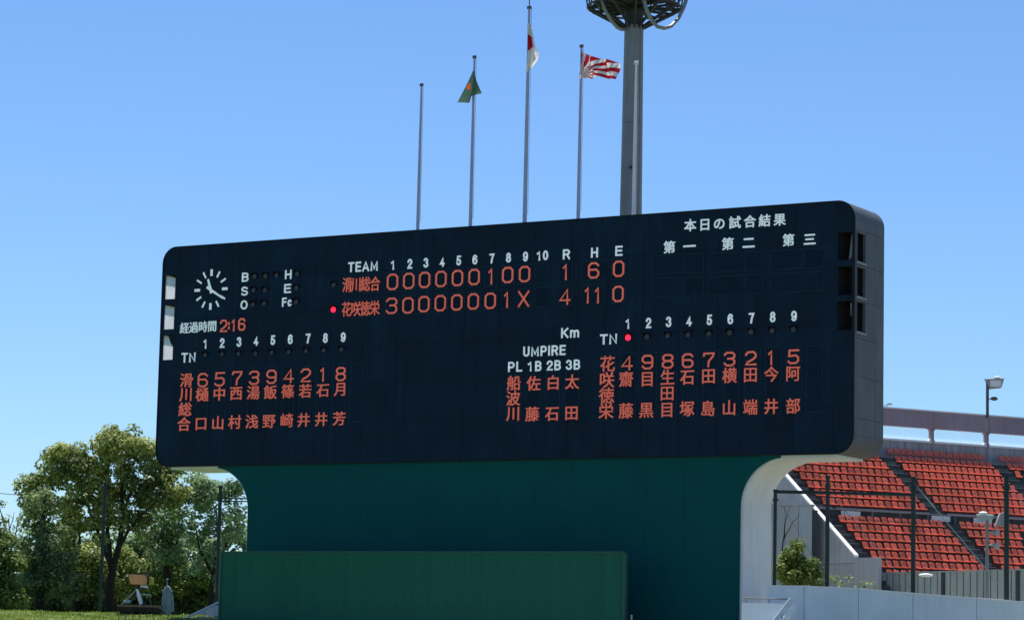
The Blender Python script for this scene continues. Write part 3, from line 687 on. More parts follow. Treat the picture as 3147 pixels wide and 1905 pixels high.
grid_flag('striped_flag', 'red and white rayed flag streaming to the right beside the tower', b_st, c_st, [cw, crr], lambda s, t: .22*math.sin(s*15-t*3)*min(1, s*4)+.06*math.sin(s*31+t*5)-.05, 80, 56)

# ================================================================ FLOODLIGHT TOWER
TD = 158
tb = at(1517, 517, TD); tt = at(1526, 75, TD); tx = (tb.x+tt.x)/2; gz0 = ground_z(TD)
ppm = FOC/K/TD
tw = thing('floodlight_tower', 'thick olive grey floodlight tower rising behind the scoreboard into the frame top', 'light tower', (tx, TD, gz0))
zt = tt.z-gz0
rb, rt_ = 27.0/ppm, 23.5/ppm
shaft_h = zt+.3
z_a = tb.z-gz0
def rad_at(z): return rb+(rt_-rb)*(z-z_a)/(zt-z_a)
seg = np.linspace(0, shaft_h, 7)
for i in range(6): MB().tube([(0, 0, seg[i]), (0, 0, seg[i+1]-.02)], [rad_at(seg[i]), rad_at(seg[i+1])], 28).build('shaft_section', M['tower'], tw, True)
MB().tube([(rad_at(0)*.72, -rad_at(0)*.72, 0), (rad_at(zt)*.72, -rad_at(zt)*.72, zt)], .05, 6).build('conduit', M['pipe'], tw)
MB().box(-.16, .16, -rad_at(12)-.06, -rad_at(12)+.1, z_a+2.6, z_a+2.75).build('hatch', M['towerd'], tw)
# head: a round steel basket, seen from underneath
def tp_(x, y, dy=0):                  # pixel to tower-local point, dy metres nearer or farther
    p = at(x, y, TD+dy); return Vector((p.x-tx, p.y-TD, p.z-gz0))
zb = tp_(1550, 66).z; zd = tp_(1550, 20).z; zu = zd+3.2
Rb = 2.75
hd = MB()
for k in range(12):                   # tapered brackets below the deck
    a = k*math.pi/6; c_, s_ = math.cos(a), math.sin(a)
    hd.beam((c_*rt_*.9, s_*rt_*.9, zb-.1), (c_*Rb, s_*Rb, zd), .10, .16); hd.beam((c_*rt_*.8, s_*rt_*.8, zd-.1), (c_*Rb, s_*Rb, zd-.03), .09, .14)
    a2 = a+math.pi/12; hd.beam((c_*Rb*.6, s_*Rb*.6, zd-.05), (math.cos(a2)*Rb, math.sin(a2)*Rb, zd-.05), .05, .08)
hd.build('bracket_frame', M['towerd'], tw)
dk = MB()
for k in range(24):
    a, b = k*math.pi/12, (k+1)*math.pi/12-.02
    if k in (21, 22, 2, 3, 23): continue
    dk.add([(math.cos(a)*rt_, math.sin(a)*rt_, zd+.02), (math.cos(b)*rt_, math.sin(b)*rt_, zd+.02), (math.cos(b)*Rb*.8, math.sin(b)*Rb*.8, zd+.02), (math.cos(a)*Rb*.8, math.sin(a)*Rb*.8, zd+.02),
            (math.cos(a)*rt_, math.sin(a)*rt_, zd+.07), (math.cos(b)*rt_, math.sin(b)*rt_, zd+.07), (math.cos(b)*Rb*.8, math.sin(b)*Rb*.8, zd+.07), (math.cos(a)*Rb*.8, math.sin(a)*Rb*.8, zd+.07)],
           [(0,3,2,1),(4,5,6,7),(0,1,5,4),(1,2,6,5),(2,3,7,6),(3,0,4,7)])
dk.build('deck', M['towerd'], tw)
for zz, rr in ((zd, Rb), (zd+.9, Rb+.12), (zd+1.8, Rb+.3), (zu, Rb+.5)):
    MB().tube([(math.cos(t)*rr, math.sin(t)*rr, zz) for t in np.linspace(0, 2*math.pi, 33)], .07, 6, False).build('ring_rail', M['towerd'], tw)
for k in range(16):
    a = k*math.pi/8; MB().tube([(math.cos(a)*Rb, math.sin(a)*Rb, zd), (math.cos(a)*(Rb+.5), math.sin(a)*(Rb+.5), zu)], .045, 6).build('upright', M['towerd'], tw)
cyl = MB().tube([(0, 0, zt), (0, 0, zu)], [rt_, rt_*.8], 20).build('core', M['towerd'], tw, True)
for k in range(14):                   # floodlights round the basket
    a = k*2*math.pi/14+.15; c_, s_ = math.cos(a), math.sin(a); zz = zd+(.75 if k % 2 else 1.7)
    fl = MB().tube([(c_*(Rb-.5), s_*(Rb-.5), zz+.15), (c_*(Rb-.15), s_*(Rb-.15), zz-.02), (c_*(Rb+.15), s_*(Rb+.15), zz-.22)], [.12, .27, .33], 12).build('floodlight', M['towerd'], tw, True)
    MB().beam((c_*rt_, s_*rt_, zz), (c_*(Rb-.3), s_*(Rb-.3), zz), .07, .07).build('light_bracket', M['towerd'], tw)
# bent lifting pipes slung below the basket
MB().tube([tp_(1440, -30, -1.2), tp_(1446, 0, -1.2), tp_(1457, 28, -1.2), tp_(1472, 52, -1.1), tp_(1485, 67, -.9), tp_(1495, 72, -.6), tp_(1507, 71, -.2)], .10, 8).build('hoist_pipe', M['pipe'], tw, True)
MB().tube([tp_(1543, -30, -2.2), tp_(1549, 0, -2.3), tp_(1556, 26, -2.4), tp_(1568, 50, -2.4), tp_(1582, 65, -2.3), tp_(1598, 69, -2.1), tp_(1615, 64, -1.8), tp_(1632, 46, -1.4), tp_(1645, 20, -1), tp_(1655, -10, -.7), tp_(1664, -40, -.7)], .11, 8).build('hoist_pipe', M['pipe'], tw, True)
MB().tube([tp_(1441, -10, -1), tp_(1441, 26, -1)], .045, 6).build('drop_rod', M['pipe'], tw)

# ================================================================ STAND
SW = Vector((math.sin(math.radians(61.74)), math.cos(math.radians(61.74)), 0)); SA = Vector((-SW.y, SW.x, 0))
TT, RR, PIT = .7685, .5261, .50
SO = Vector((23.5946, 168.5, 16.0576))           # first seat of the top row of the middle block: s=0, t=0
SRZ = math.atan2(SW.y, SW.x)
Z0 = SO.z-.46                          # tread height of the top row
BASE = Vector((SO.x, SO.y, 0))
stand = thing('grandstand', 'concrete grandstand with rows of orange seats and a mauve roof beam at right', 'grandstand', BASE, SRZ)
# local axes: x along the rows, y up the tiers
def rowpos(r):                         # row index -> (t, z); row 0 on top; a walkway after row 7
    k = r if r < 8 else 9.009+(r-8)*1.0128
    return -k*TT, Z0-k*RR
S0, S1 = -10.34, 30
NR = 17
for r in range(NR):
    t, z = rowpos(r); tn, zn = rowpos(r+1) if r != 7 else (t-TT*1.0, z-RR*1.0)
    for a, b in ((S0, -8.8), (-8.8, -1.0), (-1.0, 7.8), (7.8, 16), (16, S1)):
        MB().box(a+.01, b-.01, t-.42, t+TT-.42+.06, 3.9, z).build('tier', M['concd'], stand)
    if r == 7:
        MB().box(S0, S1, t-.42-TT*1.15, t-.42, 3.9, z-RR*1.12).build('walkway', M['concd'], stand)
# aisle half steps, and pale fascia boards at the walkway
def aisle(s0, s1, rs):
    for r in rs:
        t, z = rowpos(r)
        MB().box(s0, s1, t-.42-TT*.5, t-.421, z-RR-.1, z-RR*.5).build('aisle_step', M['step'], stand)
        MB().box(s0, s1, t-.425, t-.35, z+.002, z+.03).build('step_nosing', M['conc'], stand)
AIS = [(-9.6, -8.9), (-1.25, -.3), (7.35, 8.3), (16.5, 17.7)]
for a, b in AIS: aisle(a, b, [0, 1, 2, 3, 4, 5, 6, 8, 9, 10, 11, 12, 13, 14])
t7, z7 = rowpos(7)
for a, b in ((-10.2, -8.6), (-8.3, -1.6), (-.3, 7.4), (8.7, 16.3)):
    MB().box(a, b, t7-.50, t7-.44, z7-.05, z7+.10).build('fascia_board', M['mauve'], stand)
for a in (-8.0, -1.5, 1.6):
    MB().box(a, a+1.35, t7-.56, t7-.51, z7-.40, z7-.08).build('notice_board', M['coping'], stand)
for s_ in np.arange(-10, 17, 2.0):
    MB().tube([(s_, t7-TT*1.1, z7-RR*1.1), (s_, t7-TT*1.1, z7-RR*1.1+.55)], .025, 5).build('rail_post', M['pipe'], stand)
MB().tube([(-10.2, t7-TT*1.1, z7-RR*1.1+.55), (16, t7-TT*1.1, z7-RR*1.1+.55)], .025, 5).build('walkway_rail', M['pipe'], stand)
# rear wall, glazed slot and roof beam: spacing 4.22 m
zs_ = at(2142, 1047, 170).z
WY = .62
PP = 4.22
post_s = [(-1.45+PP*0)+PP*k-PP*0 for k in range(-5, 7)]
s_first = None
def row_local(px, py, ty):             # local (s, z) of a photo pixel on the stand plane t = ty
    d = ray(px, py); q = BASE+SA*ty; nrm = np.array(SA); t = ((np.array(q)-CC)@nrm)/(d@nrm); p = CC+d*t
    return float(Vector(p-np.array(q)) @ SW) if False else float((p-np.array(q))@np.array(SW)), float(p[2])
s_p1, z_sill1 = row_local(2244, 1062, WY); s_p2, z_sill2 = row_local(2376, 1070, WY); PP = s_p2-s_p1
zsill = (z_sill1+z_sill2)/2
zbeam0 = (row_local(2244, 1031, WY)[1]+row_local(2376, 1041, WY)[1])/2
zbeam1 = (row_local(2244, 991, WY)[1]+row_local(2376, 1001, WY)[1])/2
print('stand', s_p1, s_p2, zsill, zbeam0, zbeam1, Z0)
for k in range(-4, 6):
    a = s_p1+PP*k; b = a+PP
    for q in range(4):
        x0, x1 = a+PP*q/4, a+PP*(q+1)/4
        MB().box(x0+.012, x1-.012, WY, WY+.25, Z0-.3, zsill-.12).build('wall_panel', M['conc'], stand)
    MB().box(a+.1, b-.1, WY-.05, WY+.4, zsill-.118, zsill).build('window_sill', M['coping'], stand)
    MB().box(a-.085, a+.085, WY-.03, WY+.3, Z0-.3, zbeam0+.1).build('column', M['mauve'], stand)
    ch = .16
    for sx, ax in ((1, a+.086), (-1, b-.086)):
        MB().prism_y([(ax, zbeam0), (ax+sx*ch, zbeam0), (ax, zbeam0-ch)][::sx], WY, WY+.28).build('corner_fillet', M['mauve'], stand)
        MB().prism_y([(ax, zsill), (ax, zsill+ch), (ax+sx*ch, zsill)][::sx], WY, WY+.28).build('corner_fillet', M['coping'], stand)
    MB().box(a+.012, b-.012, WY-.12, WY+.34, zbeam0, zbeam1).build('beam_panel', M['mauve'], stand)
    MB().box(a+.0, b-.0, WY-.16, WY+.38, zbeam1+.003, zbeam1+.09).build('coping', M['coping'], stand)
    for q in range(2):
        x0, x1 = a+.1+(PP-.2)*q/2, a+.1+(PP-.2)*(q+1)/2
        MB().box(x0+.02, x1-.02, WY+.14, WY+.15, zsill+.01, zbeam0-.01).build('pane', M['pane'], stand)
# end wall at the left of the stand with a sloping white coping
def end_local(px, py, sx):
    d = ray(px, py); q = np.array(BASE+SW*sx); n_2 = np.array(SW); t = ((q-CC)@n_2)/(d@n_2); p = CC+d*t
    return float((p-q)@np.array(SA)), float(p[2])
SE = -10.35
c0 = end_local(1893, 1143, SE); c1 = end_local(2065, 1340, SE); c2 = end_local(2093, 1343, SE); 
print('end wall', c0, c1, c2)
def slope_z(t): return c1[1]+(c0[1]-c1[1])*(t-c1[0])/(c0[0]-c1[0])
tt_ = [c1[0]+(1.0-c1[0])*i/6 for i in range(7)]
for i in range(6):
    a, b = tt_[i]+.012, tt_[i+1]-.012; za, zb_ = slope_z(a), slope_z(b)
    zmid = 8.6
    MB().prism_x([(a, zmid+.012), (b, zmid+.012), (b, zb_), (a, za)], SE-.25, SE).build('end_wall_panel', M['side'], stand)
    MB().prism_x([(a, 3.9), (b, 3.9), (b, zmid-.012), (a, zmid-.012)], SE-.25, SE).build('end_wall_panel', M['side'], stand)
for i in range(5):
    a = c1[0]+(1.0-c1[0])*i/5; b = c1[0]+(1.0-c1[0])*(i+1)/5-.03; za, zb_ = slope_z(a), slope_z(b)
    MB().prism_x([(a, za+.004), (b, zb_+.004), (b, zb_+.13), (a, za+.13)], SE-.26, SE+.03).build('sloping_coping', M['coping'], stand)
MB().box(SE-.25, SE, c1[0]-2.2, c1[0]-.012, 3.9, c1[1]-.05).build('end_wall_panel', M['side'], stand)

# seats
seat = MB()
def seat_mesh():
    w2 = .188; mb = MB()
    # back: slightly dished shell with rounded shoulders, reclined
    pr = [(-w2, .0), (w2, .0), (w2, .24), (w2*.86, .31), (w2*.5, .345), (-w2*.5, .345), (-w2*.86, .31), (-w2, .24)]
    n = len(pr)
    f = lambda x, z, o: (x, .14+z*.50+o-.10*(1-(x/w2)**2)*-.35, .30+z*1.08)
    vs = [f(x, z, 0) for x, z in pr]+[f(x, z, .03) for x, z in pr]+[(0, .14+.17*.50+.035, .48), (0, .14+.17*.50+.065, .48)]
    fs = [(i, (i+1) % n, 2*n) for i in range(n)]+[((i+1) % n+n, i+n, 2*n+1) for i in range(n)]+[(i, i+n, (i+1) % n+n, (i+1) % n) for i in range(n)]
    mb.add(vs, fs)
    # pan with a rolled front lip
    prf = [(.17, .33), (.17, .29), (-.04, .295), (-.07, .27), (-.085, .285), (-.06, .335)]
    mb.prism_x(prf, -w2*.78, w2*.78)
    return mb
sm = seat_mesh().build('seat_source', M['seat']); sme = sm.data; bpy.data.objects.remove(sm)
ORD = ['first', 'second', 'third', 'fourth', 'fifth', 'sixth', 'seventh', 'eighth', 'ninth', 'tenth', 'eleventh', 'twelfth', 'thirteenth', 'fourteenth', 'fifteenth', 'sixteenth']
blocks = [('upper left', -8.60, 15, range(0, 8)), ('upper middle', 0, 15, range(0, 8)), ('upper right', 8.65, 8, range(0, 4)),
          ('lower left', -8.48, 15, range(8, 15)), ('lower middle', .19, 15, range(8, 15)), ('edge', -9.95, 1, range(2, 15))]
allseats = []
for bn, s0, n, rs in blocks:
    for ri, r in enumerate(rs):
        t, z = rowpos(r)
        if bn == 'upper left' and r == 0: continue
        for i in range(n):
            allseats.append((bn, ri, i, s0+i*PIT+(.0), t, z))
def pix(p):
    q = np.array(p)-CC; zc = q@FW; return (1573.5+FOC*(q@RT)/zc)/K, (952.5-FOC*(q@UP)/zc)/K, zc
vis = []
for a in allseats:
    p = BASE+SW*a[3]+SA*a[4]+Vector((0, 0, a[5]+.4)); x, y, zc = pix(p)
    if x < 2470 and y < 1392 and x > 1880: vis.append((zc, a, p, x, y))
vis.sort(key=lambda v: v[0]); rest = MB(); cnt = 0
srng = random.Random(3)
for k, (zc, a, p, x, y) in enumerate(vis):
    bn, ri, i, s_, t, z = a; pos = BASE+SW*s_+SA*t+Vector((0, 0, z))
    hidden = 0
    if k < 300:
        o = link('stadium_seat', sme, None, None, pos); o.rotation_euler = (srng.uniform(-.05, .05), 0, SRZ+srng.uniform(-.04, .04))
        lb = f'orange plastic seat, {ORD[i]} from the left, {ORD[ri]} row down of the {bn} block' if bn != 'edge' else f'orange plastic seat beside the sloping white coping, {ORD[ri]} from the top'
        tag(o, lb, 'seat', 'orange seats in the grandstand'); cnt += 1
    else:
        rot = Matrix.Rotation(SRZ, 3, 'Z'); vs = [rot @ v.co+pos for v in sme.vertices]; rest.add(vs, [tuple(f.vertices) for f in sme.polygons])
print('seats', len(vis))
if rest.v: tag(rest.build('stadium_seats', M['seat']), 'further rows of orange plastic seats in the upper grandstand', 'seats', kind='stuff')

# annex in front of the end wall
an = thing('annex_building', 'low pale blue grey panelled annex beside the grandstand, behind the bush', 'building', at(1855, 1400, 156).to_2d().to_3d(), 0)
ax0 = 0; A0 = at(1855, 1400, 156); A1 = at(1953, 1400, 156); ztp = at(1900, 1217, 156).z; wd_ = A1.x-A0.x
for i in range(3):
    for z0, z1 in ((4.7, 7.2), (7.22, ztp)):
        MB().box(wd_*i/3+.01, wd_*(i+1)/3-.01, 0, 1.4, z0, z1-.01).build('wall_panel', M['annex'], an)
MB().box(-.1, wd_+.12, -.08, 1.6, ztp, ztp+.12).build('roof_slab', M['side'], an)
MB().box(wd_*.35, wd_*.75, -.03, -.003, 5.6, 7.0).build('shutter', M['white'], an)
MB().box(wd_+.003, wd_+.32, .1, 1.2, 4.7, ztp-.2).build('downpipe_recess', M['gfd'], an)

# ================================================================ GREY SHEET FENCE
F1 = at(1950, 1383.5, 160); F2 = at(2520, 1366.5, 141.5); fz = (F1.z+F2.z)/2; F1.z = F2.z = 0
fd = (F2-F1); FL = fd.length; gf = thing('sheet_fence', 'pale grey green sheet metal fence with dark joints below the grandstand', 'fence', F1, math.atan2(fd.y, fd.x))
npn = int(FL/.56); pw = FL/npn
for i in range(npn):
    MB().box(i*pw+.045, (i+1)*pw-.045, -.03, .02, 4.8, fz-.05).build('fence_sheet', M['gfence'], gf)
MB().box(0, FL, .03, .10, 4.8, fz-.06).build('backing_frame', M['gfd'], gf)
MB().box(0, FL, -.07, .13, fz-.05, fz+.03).build('top_rail', M['gfence'], gf)
for i in (9, 22, 33, 44):
    if i*pw < FL: MB().box(i*pw-.12, i*pw+.12, -.12, .02-.055, 4.8, fz-.055).build('post', M['gfd'], gf)

# ================================================================ OUTFIELD WALL, NET POSTS
wl = thing('outfield_wall', 'pale blue grey concrete outfield wall running right from the scoreboard', 'wall')
wp = [(1845, 1407, 128), (1935, 1408, 127.6), (2066, 1414, 127), (2197, 1425, 126), (2350, 1437, 124.5), (2500, 1449, 122.5), (2720, 1467, 119)]
for i in range(len(wp)-1):
    a, b = at(*wp[i]), at(*wp[i+1]); d = (b-a); d.z = 0; d.normalize(); n_3 = Vector((-d.y, d.x, 0)); a2 = a+d*.012; b2 = b-d*.012
    vs = [Vector((a2.x, a2.y, 0)), Vector((b2.x, b2.y, 0)), Vector((b2.x, b2.y, b.z-.06)), Vector((a2.x, a2.y, a.z-.06))]
    vs += [v+n_3*.3 for v in vs]
    MB().add(vs, [(0,1,2,3),(7,6,5,4),(0,4,5,1),(1,5,6,2),(2,6,7,3),(3,7,4,0)]).build('wall_panel', M['fwall'], wl)
    vs = [a-n_3*.03+Vector((0, 0, -.057)), b-n_3*.03+Vector((0, 0, -.057)), b-n_3*.03, a-n_3*.03]; vs += [v+n_3*.36 for v in vs]
    MB().add(vs, [(0,1,2,3),(7,6,5,4),(0,4,5,1),(1,5,6,2),(2,6,7,3),(3,7,4,0)]).build('coping', M['coping'], wl)
def net_post(xb, yb, yt, D, label, zb_=None, r=.085):
    a = at(xb, yb, D); b = at(xb, yt, D); z0 = a.z-.3 if zb_ is None else zb_
    p = thing('net_post', label, 'post', (a.x, a.y, z0), 0, 'dark green net posts'); hh = b.z-z0
    MB().tube([(0, 0, 0), (0, 0, hh)], r, 10).build('shaft', M['dpost'], p, True)
    MB().tube([(0, 0, hh), (0, 0, hh+.10)], [r*1.35, r*1.1], 10).build('cap', M['dpost'], p, True)
    MB().tube([(0, 0, hh-.45), (0, 0, hh-.35)], r*1.5, 10).build('clamp', M['dpost'], p, True)
    return Vector((a.x, a.y, b.z))
P1 = net_post(1863.5, 1403, 1182, 128.4, 'short dark green net post beside the white flank of the pedestal')
P2 = net_post(1990, 1408, 1149, 127.9, 'dark green net post in front of the annex and stand edge', r=.10)
P3 = net_post(2197, 1424, 1152, 126.6, 'dark green net post in front of the middle of the orange seats', r=.11)
P4 = net_post(2422, 1441, 1150, 124.2, 'rightmost dark green net post, beside the twin headed lamp', r=.12)
def rail_obj(a, b, label, r=.06, mt='dpost', cat='rail'):
    c_ = (Vector(a)+Vector(b))/2
    o = MB().tube([Vector(a)-c_, Vector(b)-c_], r, 8).build('net_rail' if cat == 'rail' else 'guy_cable', M[mt], None, True, at_=c_)
    tag(o, label, cat)
p = at(2197, 1189, 126.6)
rail_obj(at(1866, 1182.5, 128.4), at(1990, 1185, 127.9), 'dark horizontal rail from the short net post to the next post', .08)
rail_obj(at(1992, 1185, 127.9), at(2196, 1190, 126.6), 'dark horizontal rail crossing in front of the orange seats', .07)
rail_obj(at(2203, 1166, 126.6), at(2250, 1223, 126.2), 'pale turnbuckle rod slanting down from the middle net post', .035, 'cable', 'cable')
rail_obj(at(2250, 1223, 126.2), at(2421, 1425, 124.3), 'thin cable slanting across the seats to the rightmost net post', .018, 'cable', 'cable')
rail_obj(at(1992, 1180, 127.9), at(2196, 1418, 126.6), 'thin cable slanting from the annex net post to the middle post', .014, 'cable', 'cable')
rail_obj(at(1868, 1192, 128.4), at(1988, 1392, 127.9), 'thin cable slanting across the annex behind the pedestal flank', .014, 'cable', 'cable')
rail_obj(at(2426, 1168, 124.3), at(2540, 1300, 123), 'thin cable slanting right from the rightmost net post', .022, 'cable', 'cable')
# left of the scoreboard
PL1 = net_post(520, 1475, 1172, 150, 'dark green net post between the trees and the green pedestal', 4.5, .10)
net_post(240.5, 1470, 1166, 158, 'lone dark net post standing in front of the big tree', 4.5, .10)
rail_obj(at(523, 1198, 150), at(600, 1199, 150), 'upper dark rail from the left net post to the pedestal', .045)
rail_obj(at(523, 1205, 150), at(600, 1206, 150), 'lower dark rail from the left net post to the pedestal', .035)
# power wire, far left
a, b = at(-60, 1181, 210), at(120, 1188, 212); c_ = (a+b)/2
tag(MB().tube([a-c_, Vector((0, 0, -.15)), b-c_], .03, 5).build('overhead_wire', M['cable'], at_=c_), 'thin overhead wire crossing the sky at far left', 'wire')

# ================================================================ SMALL LAMPS AT RIGHT
def lamp_post(px, py0, py1, D, label, zb_=None):
    a = at(px, py0, D); b = at(px, py1, D); z0 = a.z if zb_ is None else zb_
    o = thing('floodlight_post', label, 'lamp', (a.x, a.y, z0)); return o, b.z-z0
SD = 172.5
o, hh = lamp_post(2376, 1001, 915, SD, 'slim lamp post with one floodlight on the mauve roof beam')
MB().tube([(0, 0, -.1), (0, 0, hh)], .10, 10).build('post', M['cap'], o, True)
MB().beam((0, 0, hh), (.75, .1, hh+.05), .08, .08).build('arm', M['cap'], o)
hd2 = MB().add([(-.15, -.3, hh+.05), (1.0, -.3, hh+.12), (.85, -.3, hh-.45), (.1, -.3, hh-.55), (-.15, .35, hh+.15), (1.05, .35, hh+.2), (.85, .3, hh-.45), (.1, .3, hh-.55)], [(0,1,2,3),(7,6,5,4),(0,4,5,1),(1,5,6,2),(2,6,7,3),(3,7,4,0)])
fl = hd2.build('lamp_head', M['conc'], o)
MB().box(.12, .82, -.322, -.302, hh-.42, hh-.02).build('lens', M['coping'], fl)
MB().sphere((.62, 0, hh+.2), .14, 8, 5, (1.6, 1, .6)).build('cap', M['coping'], o, True)
MB().sphere((.42, 0, hh-1.15), .22, 10, 6, (1.1, 1, .6)).build('speaker', M['cap'], o, True); MB().beam((0, 0, hh-1.2), (.3, 0, hh-1.15), .05, .05).build('speaker_bracket', M['cap'], o)
o, hh = lamp_post(2375, 1432, 1240, 136, 'grey lamp post with two pale heads and hanging speakers before the seats', 4.7)
MB().tube([(0, 0, 0), (0, 0, hh)], .085, 10).build('post', M['pipe'], o, True)
for nm_, x, sx in (('lamp_head', -.38, 1), ('lamp_head', .5, -1)):
    if sx == 1: q = MB().add([(-.52, -.3, hh+.02), (.30, -.3, hh+.02), (.22, -.3, hh-.22), (-.42, -.3, hh-.3), (-.5, .3, hh+.08), (.3, .3, hh+.08), (.2, .3, hh-.22), (-.4, .3, hh-.25)], [(0,1,2,3),(7,6,5,4),(0,4,5,1),(1,5,6,2),(2,6,7,3),(3,7,4,0)]).build(nm_, M['gfence'], o)
    else: q = MB().add([(.60, -.3, hh+.10), (.86, -.3, hh+.18), (.84, -.3, hh-.50), (.36, -.3, hh-.52), (.62, .3, hh+.12), (.86, .3, hh+.2), (.84, .3, hh-.48), (.40, .3, hh-.5)], [(0,1,2,3),(7,6,5,4),(0,4,5,1),(1,5,6,2),(2,6,7,3),(3,7,4,0)]).build(nm_, M['conc'], o)
MB().sphere((-.2, 0, hh+.12), .15, 8, 5, (1.5, 1, .6)).build('cap', M['coping'], o, True)
for zz, rr in ((hh-.80, .17), (hh-1.45, .19)):
    MB().tube([(.10, 0, zz), (.30, -.05, zz), (.48, -.25, zz-.05)], [.05, .09, rr], 12).build('horn_speaker', M['conc'], o, True)
MB().beam((0, 0, hh-.1), (.5, 0, hh-.1), .06, .06).build('arm', M['pipe'], o)
# pale street lamp hood seen over the wall
a = at(2228, 1383, 134); o = thing('street_lamp', 'small lamp with a bright white oval hood in front of the sheet fence', 'lamp', (a.x, a.y, 4.6))
MB().tube([(.42, 0, 0), (.42, 0, a.z-4.6-.15), (.25, 0, a.z-4.6+.0)], .04, 8).build('post', M['gfence'], o, True)
MB().sphere((0, 0, a.z-4.6), .36, 12, 8, (1, .5, .26)).build('hood', M['coping'], o, True)
# little antenna at the beam's left end
a = at(2135, 974, 176); o = thing('roof_antenna', 'tiny white antenna on the roof beam at the scoreboard edge', 'antenna', (a.x, a.y, a.z-.5))
MB().tube([(0, 0, -.3), (0, 0, .5)], .03, 6).build('mast', M['coping'], o); MB().beam((-.3, 0, .45), (.35, 0, .55), .06, .05).build('crossbar', M['coping'], o); MB().box(.0, .3, -.05, .05, .52, .62).build('element', M['coping'], o)

# ================================================================ STAIRS AT BOTH ENDS
a = at(1786, 1449, 125.0); b = at(1916, 1449, 125.0)
st = thing('stair_enclosure', 'pale concrete stair enclosure with a slanted blue handrail at the pedestal foot', 'stairs', (a.x, a.y, 0)); wd2 = b.x-a.x
MB().box(0, wd2, 0, .2, 0, a.z).build('front_parapet', M['fwall'], st)
MB().box(wd2-.2, wd2-.003, .2, 1.5, 0, a.z-.003).build('side_parapet', M['fwall'], st)
MB().tube([(.05, .1, a.z+.20), (wd2-.25, .1, a.z+.20)], .035, 8).build('handrail', M['pipe'], st, True)
for x in (.2, wd2*.5, wd2-.4): MB().tube([(x, .1, a.z-.1), (x, .1, a.z+.2)], .025, 6).build('rail_bracket', M['pipe'], st)
pa, pb = at(1906, 1441, 124.5)-Vector((a.x, a.y, 0)), at(1845, 1520, 124.0)-Vector((a.x, a.y, 0))
MB().beam(pa, pb, .10, .26).build('slanted_rail', M['rail'], st)
for q in range(9): MB().box(wd2-.6-q*.28, wd2-.34-q*.28, -.9, -.02, 0, max(.1, a.z-.5-q*.18)).build('step', M['fwall'], st)
DL = 146
a = at(497, 1456, DL); b = at(527, 1482, DL)
st = thing('stair_parapet', 'white stair parapet with a pale sloping handrail left of the green wall', 'stairs', (a.x, a.y, 0))
q1, q2 = at(462, 1476, DL)-Vector((a.x, a.y, 0)), at(527, 1453, DL)-Vector((a.x, a.y, 0))
wdl = b.x-a.x
MB().prism_y([(q1.x, q1.z), (wdl, at(527, 1482, DL).z), (wdl, q2.z), ], -.1, .1).build('parapet', M['wsign2'], st)
MB().prism_y([(q1.x-.6, 0), (wdl, 0), (wdl, at(527, 1484, DL).z), (q1.x+.4, q1.z-.12), (q1.x-.6, q1.z-.5)], .12, .5).build('stair_flank', M['white'], st)
r1_, r2_ = at(425, 1496, DL-.3)-Vector((a.x, a.y, 0)), at(527, 1448, DL-.3)-Vector((a.x, a.y, 0))
MB().tube([r1_, r2_], .055, 8).build('handrail', M['polew'], st, True)
for t in (.15, .4, .65, .9):
    p = r1_.lerp(r2_, t); MB().tube([p, p-Vector((0, 0, .9))], .03, 6).build('baluster', M['rail'], st)

# ================================================================ TV CAMERA ON ITS PLATFORM, RAINCOAT
CD = 151
o0 = at(335, 1466, CD); gzc = ground_z(CD); 
def lc(x, y, dy=0): p = at(x, y, CD+dy); return Vector((p.x-o0.x, p.y-o0.y, p.z-gzc))
pf = thing('camera_platform', 'low brown plank platform on thin legs carrying the covered camera', 'platform', (o0.x, CD, gzc))
for i in range(4):
    xa, xb = lc(283+i*25.5, 1460).x, lc(283+(i+1)*25.5, 1460).x
    MB().box(xa+.01, xb-.01, -.6, .6, lc(335, 1463).z, lc(335, 1455).z).build('plank', M['brown'], pf)
for x in (286, 320, 352, 384):
    for yy in (-.5, .5): MB().beam((lc(x, 1460).x, yy, 0), (lc(x, 1460).x, yy, lc(335, 1463).z), .05, .05).build('leg', M['gfd'], pf)
MB().box(lc(284, 1440).x, lc(384, 1440).x, -.62, -.605, lc(335, 1468).z-.10, lc(335, 1460).z).build('edge_board', M['bark'], pf)
for x0_, x1_ in ((286, 383),): MB().box(lc(x0_, 1440).x, lc(x1_, 1440).x, .45, .50, .03, lc(335, 1463).z-.02).build('skirt_board', M['bark'], pf)
tc = thing('television_camera', 'television camera under an orange rain cover on a tripod', 'camera', (o0.x, CD, gzc+lc(335, 1455).z))
zp = lc(335, 1455).z
def lp(x, y, dy=0): v = lc(x, y, dy); v.z -= zp; return v
cov = MB(); A = [lp(310, 1380), lp(350, 1381), lp(355, 1392), lp(354, 1406), lp(316, 1405), lp(311, 1390)]
cov.prism_y([(v.x, v.z) for v in A][::-1], -.28, .28); c = cov.build('rain_cover', M['orange'], tc); bv = c.modifiers.new('b', 'BEVEL'); bv.width = .07; bv.segments = 3
MB().prism_y([(lp(307, 1380).x, lp(307, 1381).z), (lp(325, 1400).x, lp(325, 1377.5).z), (lp(352, 1400).x, lp(352, 1379).z), (lp(356, 1400).x, lp(356, 1383).z), (lp(325, 1400).x, lp(325, 1381).z)][::-1], -.3, .3).build('cover_top', M['black'], tc)
MB().tube([lp(304, 1389), lp(314, 1391)], [.13, .14], 14).build('lens', M['black'], tc, True)
MB().box(lp(354.5, 1400).x, lp(359, 1400).x, -.22, .22, lp(335, 1405).z, lp(335, 1384).z).build('viewfinder', M['black'], tc)
